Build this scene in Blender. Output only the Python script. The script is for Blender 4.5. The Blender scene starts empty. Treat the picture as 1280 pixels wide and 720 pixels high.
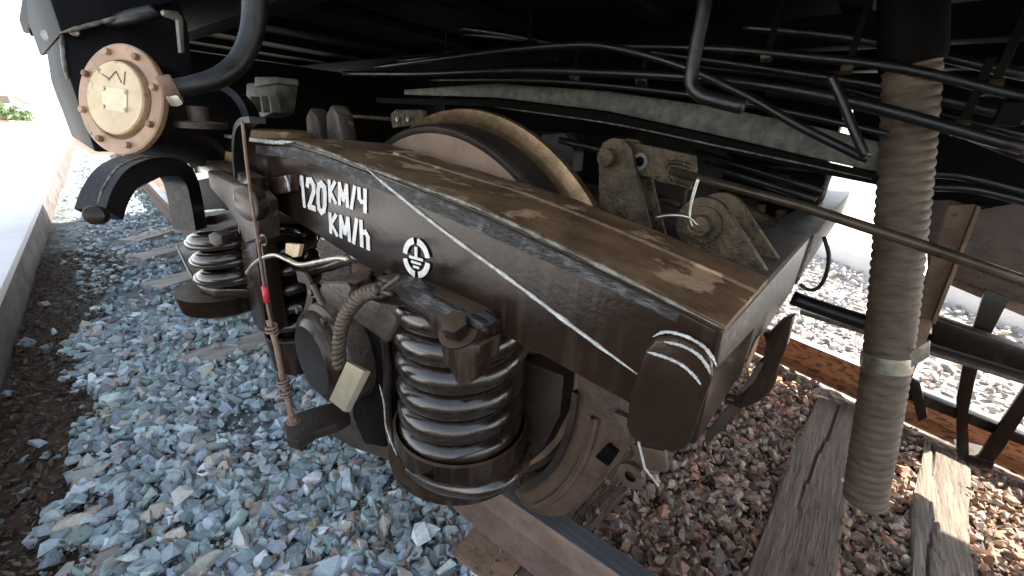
import bpy, bmesh, math, random
import numpy as np
from mathutils import Vector, Matrix
random.seed(7); rng = np.random.default_rng(7)
S = bpy.context.scene
C = S.collection
PI = math.pi

# ------------------------------------------------------------------ camera
CAM = Vector((0.0, -1.588, 1.036)); YAW, PITCH, ROLL, F = -.696, .3834, .0645, 500.0
def _axes():
    cy, sy, cp, sp = math.cos(YAW), math.sin(YAW), math.cos(PITCH), math.sin(PITCH)
    f = Vector((sy*cp, cy*cp, -sp)); r = Vector((cy, -sy, 0)); u = r.cross(f)
    c, s = math.cos(ROLL), math.sin(ROLL)
    return c*r + s*u, -s*r + c*u, f
RIGHT, UP, FWD = _axes()
cam = bpy.data.cameras.new('camera'); co = bpy.data.objects.new('camera', cam); C.objects.link(co)
co.matrix_world = Matrix(((RIGHT.x, UP.x, -FWD.x, CAM.x), (RIGHT.y, UP.y, -FWD.y, CAM.y),
                          (RIGHT.z, UP.z, -FWD.z, CAM.z), (0, 0, 0, 1)))
cam.sensor_width = 36; cam.lens = F/1280*36; cam.clip_start = .01; cam.clip_end = 3000
S.camera = co
def ray(px, py): return (FWD*F + RIGHT*(px-640) + UP*(360-py)).normalized()
def at(px, py, x=None, y=None, z=None, d=None):
    """the world point seen at a photo pixel on the plane x=, y= or z= (metres), or at distance d"""
    r = ray(px, py)
    if x is not None: t = (x-CAM.x)/r.x
    elif y is not None: t = (y-CAM.y)/r.y
    elif z is not None: t = (z-CAM.z)/r.z
    else: t = d
    return CAM + r*t

# ------------------------------------------------------------------ light
SUN_EL, SUN_AZ = math.radians(44), math.radians(60)      # azimuth measured from +X towards +Y
w = bpy.data.worlds.new('World'); S.world = w; w.use_nodes = True
nt = w.node_tree; sky = nt.nodes.new('ShaderNodeTexSky'); sky.sky_type = 'NISHITA'; sky.sun_disc = False
sky.sun_elevation = SUN_EL; sky.sun_rotation = PI/2 - SUN_AZ; sky.dust_density = 1.3; sky.air_density = 1.0
bg = nt.nodes['Background']; bg.inputs['Strength'].default_value = .15
hs = nt.nodes.new('ShaderNodeHueSaturation'); hs.inputs['Saturation'].default_value = .48      # thin summer haze: a paler sky
nt.links.new(sky.outputs[0], hs.inputs['Color']); nt.links.new(hs.outputs[0], bg.inputs[0])
sl = bpy.data.lights.new('sun', 'SUN'); sl.energy = 4.9; sl.angle = math.radians(.5); sl.color = (1, .93, .82)
so = bpy.data.objects.new('sun', sl); C.objects.link(so); so.location = (3, 3, 6)
sd = Vector((math.cos(SUN_EL)*math.cos(SUN_AZ), math.cos(SUN_EL)*math.sin(SUN_AZ), math.sin(SUN_EL)))
so.rotation_euler = sd.to_track_quat('Z', 'Y').to_euler()
S.view_settings.view_transform = 'Standard'; S.view_settings.look = 'None'
S.view_settings.exposure = 1.95; S.view_settings.gamma = 1
S.cycles.use_denoising = True; S.cycles.max_bounces = 8; S.cycles.diffuse_bounces = 5
S.cycles.sample_clamp_indirect = 6

# ------------------------------------------------------------------ materials
def mat(name, c1, c2=None, rough=.5, metal=0., scale=8., detail=6., bump=.0, bscale=60., spec=.5, c3=None, t3=.62,
        stretch=None, rough2=None, ramp=(.38, .62), coat=0., dust=None, attr=None, dustfac=.8, s3=3., streak=None):
    m = bpy.data.materials.new(name); m.use_nodes = True
    N, L = m.node_tree.nodes, m.node_tree.links; P = N['Principled BSDF']
    P.inputs['Metallic'].default_value = metal; P.inputs['Roughness'].default_value = rough
    P.inputs['Specular IOR Level'].default_value = spec
    if coat: P.inputs['Coat Weight'].default_value = coat; P.inputs['Coat Roughness'].default_value = .16
    geo = N.new('ShaderNodeNewGeometry'); src = geo.outputs['Position']
    if stretch:
        mp = N.new('ShaderNodeMapping'); mp.inputs['Scale'].default_value = stretch
        L.new(src, mp.inputs[0]); src = mp.outputs[0]
    def noise(sc, det=detail, seed=0):
        n = N.new('ShaderNodeTexNoise'); n.inputs['Scale'].default_value = sc; n.inputs['Detail'].default_value = det
        n.inputs['Roughness'].default_value = .62
        if seed:
            a = N.new('ShaderNodeVectorMath'); a.inputs[1].default_value = (seed, seed*2, -seed); L.new(src, a.inputs[0]); L.new(a.outputs[0], n.inputs['Vector'])
        else: L.new(src, n.inputs['Vector'])
        return n.outputs['Fac']
    def rmp(fac, a, b):
        r = N.new('ShaderNodeMapRange'); r.inputs[1].default_value = a; r.inputs[2].default_value = b; L.new(fac, r.inputs[0]); return r.outputs[0]
    def mix(fac, a, b):
        x = N.new('ShaderNodeMix'); x.data_type = 'RGBA'
        L.new(fac, x.inputs[0])
        for i, v in ((6, a), (7, b)):
            if isinstance(v, tuple): x.inputs[i].default_value = (*v, 1)
            else: L.new(v, x.inputs[i])
        return x.outputs[2]
    n1 = noise(scale); fac = rmp(n1, *ramp)
    col = mix(fac, c1, c2 or c1)
    if attr:
        at_ = N.new('ShaderNodeAttribute'); at_.attribute_name = attr
        mm = N.new('ShaderNodeMix'); mm.data_type = 'RGBA'; mm.blend_type = 'MULTIPLY'; mm.inputs[0].default_value = 1
        L.new(col, mm.inputs[6]); L.new(at_.outputs['Color'], mm.inputs[7]); col = mm.outputs[2]
    if c3: col = mix(rmp(noise(scale*s3, 8, 3.3), t3, t3+.05), col, c3)
    if streak:
        m3 = N.new('ShaderNodeMapping'); m3.inputs['Scale'].default_value = (1, 1, .12); L.new(geo.outputs['Position'], m3.inputs[0])
        ns = N.new('ShaderNodeTexNoise'); ns.inputs['Scale'].default_value = 38; ns.inputs['Detail'].default_value = 6; L.new(m3.outputs[0], ns.inputs['Vector'])
        ml = N.new('ShaderNodeMath'); ml.operation = 'MULTIPLY'; L.new(rmp(ns.outputs['Fac'], .52, .78), ml.inputs[0]); L.new(rmp(noise(3.1, 4, 9.9), .40, .62), ml.inputs[1])
        col = mix(ml.outputs[0], col, streak)
    if dust:
        sx = N.new('ShaderNodeSeparateXYZ'); L.new(geo.outputs['Normal'], sx.inputs[0])
        up = rmp(sx.outputs[2], .35, .95)
        mu = N.new('ShaderNodeMath'); mu.operation = 'MULTIPLY'; L.new(up, mu.inputs[0]); L.new(rmp(noise(scale*1.7, 6, 7.1), .25, .6), mu.inputs[1])
        m2 = N.new('ShaderNodeMath'); m2.operation = 'MULTIPLY'; m2.inputs[1].default_value = dustfac; L.new(mu.outputs[0], m2.inputs[0])
        col = mix(m2.outputs[0], col, dust)
        rr = N.new('ShaderNodeMapRange'); rr.inputs[3].default_value = rough; rr.inputs[4].default_value = .85; L.new(m2.outputs[0], rr.inputs[0]); L.new(rr.outputs[0], P.inputs['Roughness'])
    elif rough2 is not None:
        rr = N.new('ShaderNodeMapRange'); rr.inputs[1].default_value = .35; rr.inputs[2].default_value = .65
        rr.inputs[3].default_value = rough; rr.inputs[4].default_value = rough2; L.new(noise(scale*2.3, 6, 1.7), rr.inputs[0]); L.new(rr.outputs[0], P.inputs['Roughness'])
    L.new(col, P.inputs['Base Color'])
    if bump:
        b = N.new('ShaderNodeBump'); b.inputs['Strength'].default_value = bump; b.inputs['Distance'].default_value = .01
        L.new(noise(bscale, 5, 5.5), b.inputs['Height']); L.new(b.outputs[0], P.inputs['Normal'])
    return m
M = {}
M['paint'] = mat('dark_brown_paint', (.0125, .0068, .0044), (.022, .0125, .0083), .20, scale=5, bump=.06, bscale=90, rough2=.45, c3=(.085, .065, .048), t3=.69, s3=6, streak=(.075, .055, .038), dust=(.12, .075, .040), dustfac=.6, spec=.26)
M['topdust'] = mat('dusty_frame_top', (.085, .045, .019), (.20, .115, .052), .6, scale=9, bump=.4, bscale=60, c3=(.42, .265, .145), t3=.56, s3=1.3, stretch=(.9, 1.1, 1))
M['black'] = mat('black_paint', (.0055, .0055, .0065), (.010, .0095, .0095), .28, scale=9, bump=.12, bscale=90, rough2=.5)
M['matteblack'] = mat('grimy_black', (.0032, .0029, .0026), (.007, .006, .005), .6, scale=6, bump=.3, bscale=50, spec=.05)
M['coil'] = mat('glossy_coil_paint', (.013, .0072, .005), (.024, .0145, .010), .13, scale=12, bump=.08, bscale=60, rough2=.32, coat=.5, streak=(.045, .032, .024), c3=(.20, .19, .17), t3=.70, s3=4)
M['tread'] = mat('worn_tread_steel', (.36, .23, .12), (.22, .14, .07), .34, metal=.8, scale=30, bump=.15, bscale=200, rough2=.5)
M['disc'] = mat('rusty_wheel_disc', (.30, .19, .12), (.22, .135, .085), .7, scale=6, bump=.15, bscale=120, c3=(.10, .06, .04), t3=.68)
M['disc_dark'] = mat('dark_wheel_steel', (.022, .015, .011), (.042, .029, .021), .5, metal=.2, scale=9, bump=.2, bscale=90)
M['rod_dark'] = mat('oily_rod', (.035, .024, .013), (.07, .05, .03), .25, scale=20, metal=.3, spec=.4, rough2=.4)
M['flat_black'] = mat('flat_black_paint', (.006, .006, .0075), (.011, .011, .013), .6, scale=9, spec=.10, c3=(.06, .055, .05), t3=.72)
M['grease'] = mat('greasy_lug', (.045, .030, .014), (.115, .076, .036), .34, metal=.3, scale=22, bump=.7, bscale=90, rough2=.6, c3=(.03, .022, .015), t3=.58, s3=2)
M['rust'] = mat('rusty_brown', (.16, .095, .06), (.25, .155, .10), .8, scale=14, bump=.5, bscale=60, c3=(.08, .05, .035), t3=.6)
M['brakedust'] = mat('brake_brown', (.048, .027, .017), (.10, .06, .037), .5, scale=8, bump=.4, bscale=50, c3=(.07, .05, .045), t3=.58)
M['orange_rust'] = mat('orange_rail_rust', (.34, .125, .048), (.47, .20, .085), .85, scale=12, bump=.7, bscale=50, c3=(.14, .06, .03), t3=.52, stretch=(.6, 1, 2))
M['rail_side'] = mat('rail_web_rust', (.15, .095, .07), (.21, .14, .105), .75, scale=14, bump=.35, bscale=60, c3=(.15, .10, .075), t3=.6)
M['rail_top'] = mat('polished_rail_head', (.22, .23, .26), (.32, .33, .36), .30, metal=.8, scale=30, stretch=(.15, 3, 1), rough2=.45)
M['wood'] = mat('weathered_wood', (.27, .215, .165), (.16, .125, .095), .85, scale=7, bump=.9, bscale=22, stretch=(5, .45, 5), c3=(.07, .05, .038), t3=.60)
M['wood_dark'] = mat('oily_wood', (.125, .082, .058), (.20, .14, .105), .75, scale=7, bump=.9, bscale=22, stretch=(5, .45, 5), c3=(.05, .035, .028), t3=.60)
M['pale_wood'] = mat('pale_old_wood', (.46, .42, .36), (.30, .27, .23), .85, scale=7, bump=.7, bscale=22, stretch=(5, .45, 5))
M['stone'] = mat('crushed_stone', (1.45, 1.45, 1.45), (1.15, 1.16, 1.17), .85, scale=70, attr='tone', bump=.5, bscale=160, c3=(.34, .33, .30), t3=.68, s3=1.5)
M['leaf'] = mat('dead_leaf', (.9, .9, .9), (.6, .6, .6), .75, scale=50, attr='tone')
M['concrete'] = mat('platform_concrete', (.82, .81, .79), (.74, .73, .71), .9, scale=3, bump=.2, bscale=60)
M['kerbwall'] = mat('platform_side', (.115, .095, .085), (.19, .165, .15), .85, scale=4, bump=.5, bscale=30, stretch=(1, 1, 2), c3=(.30, .28, .26), t3=.66)
M['cream'] = mat('cream_painted_cover', (.52, .37, .20), (.64, .49, .29), .38, scale=14, bump=.15, bscale=80, c3=(.22, .13, .08), t3=.60, s3=2)
M['tan'] = mat('tan_ring_paint', (.29, .17, .095), (.42, .265, .155), .48, scale=11, bump=.25, bscale=60, c3=(.14, .09, .06), t3=.63, s3=2)
M['plate'] = mat('pale_name_plate', (.66, .55, .36), (.55, .46, .30), .4, scale=20, metal=.3)
M['white'] = mat('white_stencil_paint', (.78, .76, .71), (.62, .60, .56), .55, scale=60, c3=(.25, .23, .21), t3=.66, s3=1.5)
M['weld'] = mat('weld_with_glint', (.30, .28, .23), (.09, .075, .06), .35, scale=40, metal=.2, bump=.8, bscale=120, rough2=.6)  # lightened bead colour stands for the sky's reflection on it
M['paleweld'] = mat('pale_weld_glint', (.72, .71, .66), (.45, .43, .38), .3, scale=60, metal=.1, bump=.8, bscale=140)  # paler version, white sky highlight put into the colour
M['galv'] = mat('galvanised_beam', (.15, .14, .108), (.065, .06, .046), .5, scale=26, metal=.1, bump=.25, bscale=90, c3=(.12, .11, .09), t3=.64, s3=2)
M['hose'] = mat('ribbed_hose_rubber', (.080, .054, .034), (.14, .098, .064), .6, scale=16, bump=.35, bscale=110, c3=(.20, .16, .12), t3=.70, s3=2, stretch=(1, 1, 2.5))
M['clamp'] = mat('steel_band', (.50, .47, .40), (.30, .26, .20), .25, metal=.9, scale=30, rough2=.45)
M['tin'] = mat('tin_seal_tag', (.40, .34, .22), (.48, .42, .30), .35, metal=.5, scale=30)
M['rope'] = mat('greasy_wire_rope', (.055, .038, .026), (.11, .08, .055), .5, scale=60, metal=.3, bump=.5, bscale=200)
M['rodrust'] = mat('thin_rusty_rod', (.17, .10, .07), (.25, .165, .12), .6, scale=50, metal=.2)
M['red'] = mat('red_sleeve', (.65, .05, .05), (.5, .03, .04), .4)
M['label_o'] = mat('orange_plate', (.50, .30, .15), (.58, .38, .20), .5, scale=90, c3=(.25, .12, .06), t3=.55)
M['scuff'] = mat('scuffed_grey_paint', (.012, .008, .006), (.085, .083, .082), .35, scale=60, bump=.5, bscale=160, ramp=(.50, .62), stretch=(.6, 1, 1.5))
M['axle'] = mat('axle_box_brown', (.026, .017, .012), (.06, .042, .030), .4, scale=12, bump=.3, bscale=60, c3=(.13, .10, .07), t3=.62, s3=2, dust=(.14, .10, .065), dustfac=.8)
M['leafgreen'] = mat('bush_leaf', (.07, .11, .05), (.11, .15, .06), .7)
M['bark'] = mat('bush_bark', (.12, .09, .07), (.08, .06, .05), .9)
M['redcloth'] = mat('faded_red_paint', (.4, .06, .05), (.3, .05, .04), .6)

# ------------------------------------------------------------------ object helpers
def link(name, me, parent=None, mat_=None, smooth=None):
    n = len(me.vertices); a = np.empty(n*3, np.float32); me.vertices.foreach_get('co', a); a = a.reshape(-1, 3)
    c = (a.min(0)+a.max(0))/2; a = a-c; me.vertices.foreach_set('co', a.astype(np.float32).ravel())
    o = bpy.data.objects.new(name, me); C.objects.link(o)
    c = Vector([float(v) for v in c])
    if parent is not None:
        o.parent = parent
        pw = parent.get('_w'); o.location = c - Vector(pw)
        o['_w'] = list(c)
    else: o.location = c; o['_w'] = list(c)
    if mat_: me.materials.append(M[mat_] if isinstance(mat_, str) else mat_)
    if smooth is not None:
        for p in me.polygons: p.use_smooth = True
        if smooth < 3:
            try: me.set_sharp_from_angle(angle=smooth)
            except Exception: pass
    me.update(); return o
def obj(name, bm, m, parent=None, smooth=.6, label=None):
    bmesh.ops.recalc_face_normals(bm, faces=bm.faces)
    me = bpy.data.meshes.new(name); bm.to_mesh(me); bm.free()
    o = link(name, me, parent, m, smooth)
    if label: o['label'] = label
    return o
def tag(o, label, cat, group=None, kind=None):
    o['label'] = label; o['category'] = cat
    if group: o['group'] = group
    if kind: o['kind'] = kind
    return o
def thing(name, loc, label, cat, group=None):
    o = bpy.data.objects.new(name, None); C.objects.link(o); o.location = loc; o['_w'] = list(loc); o.empty_display_size = .1
    return tag(o, label, cat, group)
def structure(o): o['kind'] = 'structure'; return o

def prism(pts, vec, bev=.004, seg=2, bm=None):
    bm = bm or bmesh.new(); vec = Vector(vec)
    a = [bm.verts.new(p) for p in pts]; b = [bm.verts.new(Vector(p)+vec) for p in pts]
    fs = [bm.faces.new(a), bm.faces.new(b[::-1])]
    n = len(pts)
    for i in range(n): fs.append(bm.faces.new((a[i], b[i], b[(i+1) % n], a[(i+1) % n])))
    bmesh.ops.recalc_face_normals(bm, faces=fs)
    if bev:
        es = {e for f in fs for e in f.edges}
        bmesh.ops.bevel(bm, geom=list(es), offset=bev, segments=seg, affect='EDGES', profile=.6, clamp_overlap=True)
    return bm
def box(lo, hi, bev=.004, bm=None, seg=2):
    (x0, y0, z0), (x1, y1, z1) = lo, hi
    return prism([(x0, y0, z0), (x1, y0, z0), (x1, y1, z0), (x0, y1, z0)], (0, 0, z1-z0), bev, seg, bm)
def smooth_path(pts, n=8):
    pts = [Vector(p) for p in pts]
    if len(pts) < 3: return pts
    out = []
    P = [pts[0]*2-pts[1]]+pts+[pts[-1]*2-pts[-2]]
    for i in range(1, len(P)-2):
        a, b, c, d = P[i-1:i+3]
        for k in range(n):
            t = k/n
            out.append(.5*((2*b)+(c-a)*t+(2*a-5*b+4*c-d)*t*t+(3*b-a-3*c+d)*t**3))
    out.append(pts[-1]); return out
def frames(path):
    T = []
    for i in range(len(path)):
        a = path[max(i-1, 0)]; b = path[min(i+1, len(path)-1)]; T.append((b-a).normalized())
    up = Vector((0, 0, 1)) if abs(T[0].z) < .9 else Vector((0, 1, 0))
    n = (up - T[0]*up.dot(T[0])).normalized(); out = []
    for t in T:
        n = (n - t*n.dot(t)).normalized(); out.append((t, n, t.cross(n)))
    return out
def tube(path, r, seg=12, bm=None, cap=True, wob=0., prof=None):
    """sweep; r number or function of the fraction; prof = list of (u,v) for a non-round section"""
    bm = bm or bmesh.new(); path = [Vector(p) for p in path]; fr = frames(path); rings = []
    L = [0]
    for i in range(1, len(path)): L.append(L[-1]+(path[i]-path[i-1]).length)
    for i, (p, (t, n, b)) in enumerate(zip(path, fr)):
        rr = r(L[i]/L[-1]) if callable(r) else r
        if prof: rings.append([bm.verts.new(p+n*v+b*u) for u, v in prof])
        else:
            rings.append([bm.verts.new(p+(n*math.sin(2*PI*k/seg)+b*math.cos(2*PI*k/seg))*rr*(1+wob*(random.random()-.5))) for k in range(seg)])
    m = len(rings[0])
    for i in range(len(rings)-1):
        for k in range(m): bm.faces.new((rings[i][k], rings[i][(k+1) % m], rings[i+1][(k+1) % m], rings[i+1][k]))
    if cap: bm.faces.new(rings[0][::-1]); bm.faces.new(rings[-1])
    return bm
def lathe(prof, o, axis, seg=48, bm=None, a0=0, a1=2*PI):
    """prof = [(radius, height along the axis)], closed solid of revolution about axis through o"""
    bm = bm or bmesh.new(); o = Vector(o); ax = Vector(axis).normalized()
    e = Vector((0, 0, 1)) if abs(ax.z) < .9 else Vector((1, 0, 0)); u = (e-ax*e.dot(ax)).normalized(); v = ax.cross(u)
    full = abs(a1-a0-2*PI) < 1e-6; ns = seg if full else seg+1; rings = []
    for k in range(ns):
        a = a0+(a1-a0)*k/seg; d = u*math.cos(a)+v*math.sin(a)
        rings.append([bm.verts.new(o+ax*h+d*max(r, 1e-5)) for r, h in prof])
    for k in range(seg):
        A, B = rings[k], rings[(k+1) % ns]
        for i in range(len(prof)-1): bm.faces.new((A[i], A[i+1], B[i+1], B[i]))
    bmesh.ops.remove_doubles(bm, verts=bm.verts, dist=2e-5)
    return bm
def cyl(o, axis, r, h, bev=.003, seg=32, bm=None):
    b = min(bev, r*.4, h*.4)
    return lathe([(0, 0), (r-b, 0), (r-b*.3, b*.3), (r, b), (r, h-b), (r-b*.3, h-b*.3), (r-b, h), (0, h)], o, axis, seg, bm)
def hexbolt(name, o, axis, r, h, m, parent, washer=True, label=None):
    o = Vector(o); ax = Vector(axis).normalized(); e = Vector((.3, .2, 1)) if abs(ax.z) < .8 else Vector((1, .3, 0))
    u = (e-ax*e.dot(ax)).normalized(); v = ax.cross(u)
    bm = bmesh.new()
    base = 0
    if washer: cyl(o, ax, r*1.45, h*.22, .002, 24, bm); base = h*.22
    pts = [o+ax*(base-.0005)+(u*math.cos(PI/3*k)+v*math.sin(PI/3*k))*r for k in range(6)]
    prism(pts, ax*h, r*.12, 2, bm)
    return obj(name, bm, m, parent, .5, label)
def weld(name, pts, r, m, parent, label=None, lump=.5):
    path = smooth_path(pts, 14)
    ph = [random.random()*6 for _ in range(3)]
    f = lambda t: r*(1+lump*(.4*math.sin(t*70+ph[0])+.35*math.sin(t*131+ph[1])+.25*math.sin(t*37+ph[2])))*min(1, .25+6*t, .25+6*(1-t))
    return obj(name, tube(path, f, 7), m, parent, 3, label)
def plane_pts(pix, **k): return [at(*p, **k) for p in pix]

# ================================================================== THE SETTING
def sheet(name, x0, x1, y0, y1, z, nx, ny, amp, m):
    X, Y = np.meshgrid(np.linspace(x0, x1, nx), np.linspace(y0, y1, ny), indexing='ij')
    Z = z+amp*(np.sin(X*9.1+Y*3.3)*.4+np.sin(Y*13.7-X*4.1)*.35+rng.normal(0, .25, X.shape))
    v = np.stack([X, Y, Z], -1).reshape(-1, 3); idx = np.arange(nx*ny).reshape(nx, ny)
    f = np.stack([idx[:-1, :-1], idx[1:, :-1], idx[1:, 1:], idx[:-1, 1:]], -1).reshape(-1, 4)
    me = bpy.data.meshes.new(name); me.from_pydata(v.tolist(), [], f.tolist())
    return structure(link(name, me, None, m, 3))
def ground_mat():
    m = bpy.data.materials.new('ballast_bed'); m.use_nodes = True; N, L = m.node_tree.nodes, m.node_tree.links; P = N['Principled BSDF']
    P.inputs['Roughness'].default_value = .95
    g = N.new('ShaderNodeNewGeometry'); sx = N.new('ShaderNodeSeparateXYZ'); L.new(g.outputs['Position'], sx.inputs[0])
    v = N.new('ShaderNodeTexVoronoi'); v.inputs['Scale'].default_value = 26; L.new(g.outputs['Position'], v.inputs['Vector'])
    n = N.new('ShaderNodeTexNoise'); n.inputs['Scale'].default_value = 5; n.inputs['Detail'].default_value = 8; L.new(g.outputs['Position'], n.inputs['Vector'])
    def ramp(stops):
        r = N.new('ShaderNodeValToRGB'); e = r.color_ramp.elements
        e[0].position, e[0].color = stops[0][0], (*stops[0][1], 1); e[1].position, e[1].color = stops[-1][0], (*stops[-1][1], 1)
        for p, c in stops[1:-1]: k = e.new(p); k.color = (*c, 1)
        return r
    # across the track: soil by the platform, blue-grey stone, brown dusty stone between the rails, pale stone beyond
    mr = N.new('ShaderNodeMapRange'); mr.inputs[1].default_value = -3; mr.inputs[2].default_value = 3
    ad = N.new('ShaderNodeMath'); ad.operation = 'MULTIPLY_ADD'; ad.inputs[1].default_value = .35; L.new(n.outputs['Fac'], ad.inputs[0]); L.new(sx.outputs[1], ad.inputs[2])
    L.new(ad.outputs[0], mr.inputs[0])
    r1 = ramp([(.0, (.06, .042, .028)), (.24, (.06, .042, .028)), (.29, (.22, .26, .27)), (.42, (.22, .25, .26)), (.45, (.17, .125, .095)), (.66, (.19, .13, .095)), (.70, (.30, .29, .27)), (1, (.34, .33, .31))])
    L.new(mr.outputs[0], r1.inputs[0])
    mx = N.new('ShaderNodeMix'); mx.data_type = 'RGBA'; mx.blend_type = 'MULTIPLY'; mx.inputs[0].default_value = .8
    r2 = ramp([(.2, (.45, .45, .45)), (.8, (1.3, 1.3, 1.3))]); L.new(v.outputs['Color'], r2.inputs[0])
    L.new(r1.outputs[0], mx.inputs[6]); L.new(r2.outputs[0], mx.inputs[7]); L.new(mx.outputs[2], P.inputs['Base Color'])
    b = N.new('ShaderNodeBump'); b.inputs['Strength'].default_value = .8; b.inputs['Distance'].default_value = .02
    L.new(v.outputs['Distance'], b.inputs['Height']); L.new(b.outputs[0], P.inputs['Normal'])
    return m
gm = ground_mat()
sheet('ground', -400, 400, -400, 400, -.30, 9, 9, 0, gm)
sheet('ballast_bed', -9, 4, -3, 3.2, -.215, 240, 160, .010, gm)

# platform by the left edge: a low wall with a coping, running away along the track
A, B = at(77, 232, z=-.2), at(2, 490, z=-.2); A.z = B.z = 0
dr = (B-A).normalized(); nn = Vector((dr.y, -dr.x, 0)); nn = nn if nn.y < 0 else -nn
P0, P1 = A-dr*60, B+dr*1.6
PT = .08
bm = prism([P0+Vector((0, 0, -.28)), P1+Vector((0, 0, -.28)), P1+nn*.3+Vector((0, 0, -.28)), P0+nn*.3+Vector((0, 0, -.28))], (0, 0, PT+.28-.05), .006)
o = structure(obj('platform_wall', bm, 'kerbwall'))
tt = P0
bm = prism([P0-nn*.015+Vector((0, 0, PT-.05)), P1-nn*.015+Vector((0, 0, PT-.05)), P1+nn*14+Vector((0, 0, PT-.05)), P0+nn*14+Vector((0, 0, PT-.05))], (0, 0, .05), .008)
structure(obj('platform', bm, 'concrete'))
# low concrete walkway beyond the next track
def walk(name, p0, p1, w_, h, m):
    p0, p1 = Vector(p0), Vector(p1); d = (p1-p0).normalized(); n = Vector((-d.y, d.x, 0))
    return structure(obj(name, prism([p0, p1, p1+n*w_, p0+n*w_], (0, 0, h), .01), m))
q0, q1 = at(1030, 318, z=-.15), at(1280, 408, z=-.15); dd = (q1-q0).normalized()
walk('pavement', Vector((*(q0-dd*30).xy, -.3)), Vector((*(q1+dd*8).xy, -.3)), 9, .27, 'concrete')

# rails
RP = [(-.075, 0), (.075, 0), (.075, .012), (.012, .03), (.010, .115), (.036, .13), (.037, .150), (.030, .158), (-.030, .158), (-.037, .150), (-.036, .13), (-.010, .115), (-.012, .03), (-.075, .012)]
def stone_thing(px, py, r, tone, label, z=-.16):
    v, f = SH[rng.integers(0, len(SH))]; p = at(px, py, z=z); me = bpy.data.meshes.new('stone')
    me.from_pydata([tuple(Vector(q)*r+p) for q in v], [], [tuple(int(k) for k in t) for t in f])
    ca = me.color_attributes.new('tone', 'FLOAT_COLOR', 'POINT'); ca.data.foreach_set('color', np.tile(np.array([*tone, 1.], np.float32), len(v)))
    me.polygons.foreach_set('use_smooth', np.zeros(len(me.polygons), bool)); tag(link('stone', me, None, 'stone'), label, 'stone', 'larger stones on the ballast')
def rail(name, path, web, label):
    path = [Vector((p[0], p[1], -.158)) for p in path]
    bm = tube(path, 0, prof=RP)
    o = obj(name, bm, web, None, .5)
    o.data.materials.append(M['rail_top'])
    for p in o.data.polygons:
        if p.normal.z > .75 and p.center.z > .05: p.material_index = 1
    structure(o); o['label'] = label; return o
def ry(px, py, z=0.): p = at(px, py, z=z); return p.x, p.y
near = [(-14, -.15), (-6.1, -.66), (-2.5, -.80), (-.614, -.873), (-.123+.0, -.830), (3, -.53)]
rail('rail', near, 'rail_side', 'nearer rail, worn bright head, passing under the front wheel')
a, b = Vector(ry(984, 418)), Vector(ry(1253, 527)); d_ = (b-a).normalized()
rail('rail', [tuple(a-d_*9), tuple(a), tuple(b), tuple(b+d_*4)], 'orange_rust', 'farther rail with an orange rusty side, behind the ribbed hose')

# sleepers
def sleeper(a, b, w_, th, m, label, cracks=1, name='sleeper'):
    a, b = Vector(a), Vector(b); d = (b-a).normalized(); n = Vector((-d.y, d.x, 0)); bm = bmesh.new()
    K = 70; J = 26; top = {}
    L_ = (b-a).length
    cr = [(random.uniform(-.25, .25), random.random()*6) for _ in range(cracks)]
    for i in range(K+1):
        for j in range(J+1):
            s = j/J-.5; t = i/K
            z = 0
            e = .008*math.sin(t*9+1)*(1 if abs(s) > .49 else .3)
            for c, ph in cr:
                cc = c+.05*math.sin(t*7+ph)+.012*math.sin(t*31+ph)
                if abs(s-cc) < .55/J: z -= .022*max(0, abs(math.sin(t*3.1+ph))-.15)
                elif abs(s-cc) < 2/J: z -= .0015
            z += random.gauss(0, .0007)+.0005*math.sin(s*60+math.sin(t*8)*1.5)
            if abs(s) > .49: z -= .004
            top[i, j] = bm.verts.new(a+d*(L_*t)+n*(s*w_+e)+Vector((0, 0, z)))
    for i in range(K):
        for j in range(J): bm.faces.new((top[i, j], top[i+1, j], top[i+1, j+1], top[i, j+1]))
    ring = [top[i, 0] for i in range(K+1)]+[top[K, j] for j in range(1, J+1)]+[top[i, J] for i in range(K-1, -1, -1)]+[top[0, j] for j in range(J-1, 0, -1)]
    low = [bm.verts.new(v.co-Vector((0, 0, th))) for v in ring]
    for k in range(len(ring)): bm.faces.new((ring[k], ring[(k+1) % len(ring)], low[(k+1) % len(ring)], low[k]))
    bm.faces.new(low)
    o = obj(name, bm, m, None, .5); tag(o, label, 'sleeper', 'wooden sleepers under the rails'); return o
def zz(v, z): return Vector((v.x, v.y, z))
a, b = at(1048, 512, z=-.165), at(982, 730, z=-.165); e = (b-a); sleeper(zz(a-e*.06, -.165), zz(a+e*1.25, -.165), .20, .14, 'wood_dark', 'dark cracked sleeper left of the foot of the ribbed hose', 1)
a, b = at(1180, 568, z=-.165), at(1178, 730, z=-.165); e = (b-a); sleeper(zz(a-e*.06, -.165), zz(a+e*1.5, -.165), .145, .14, 'wood', 'pale split sleeper half in sunlight, right of the hose', 1)
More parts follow.
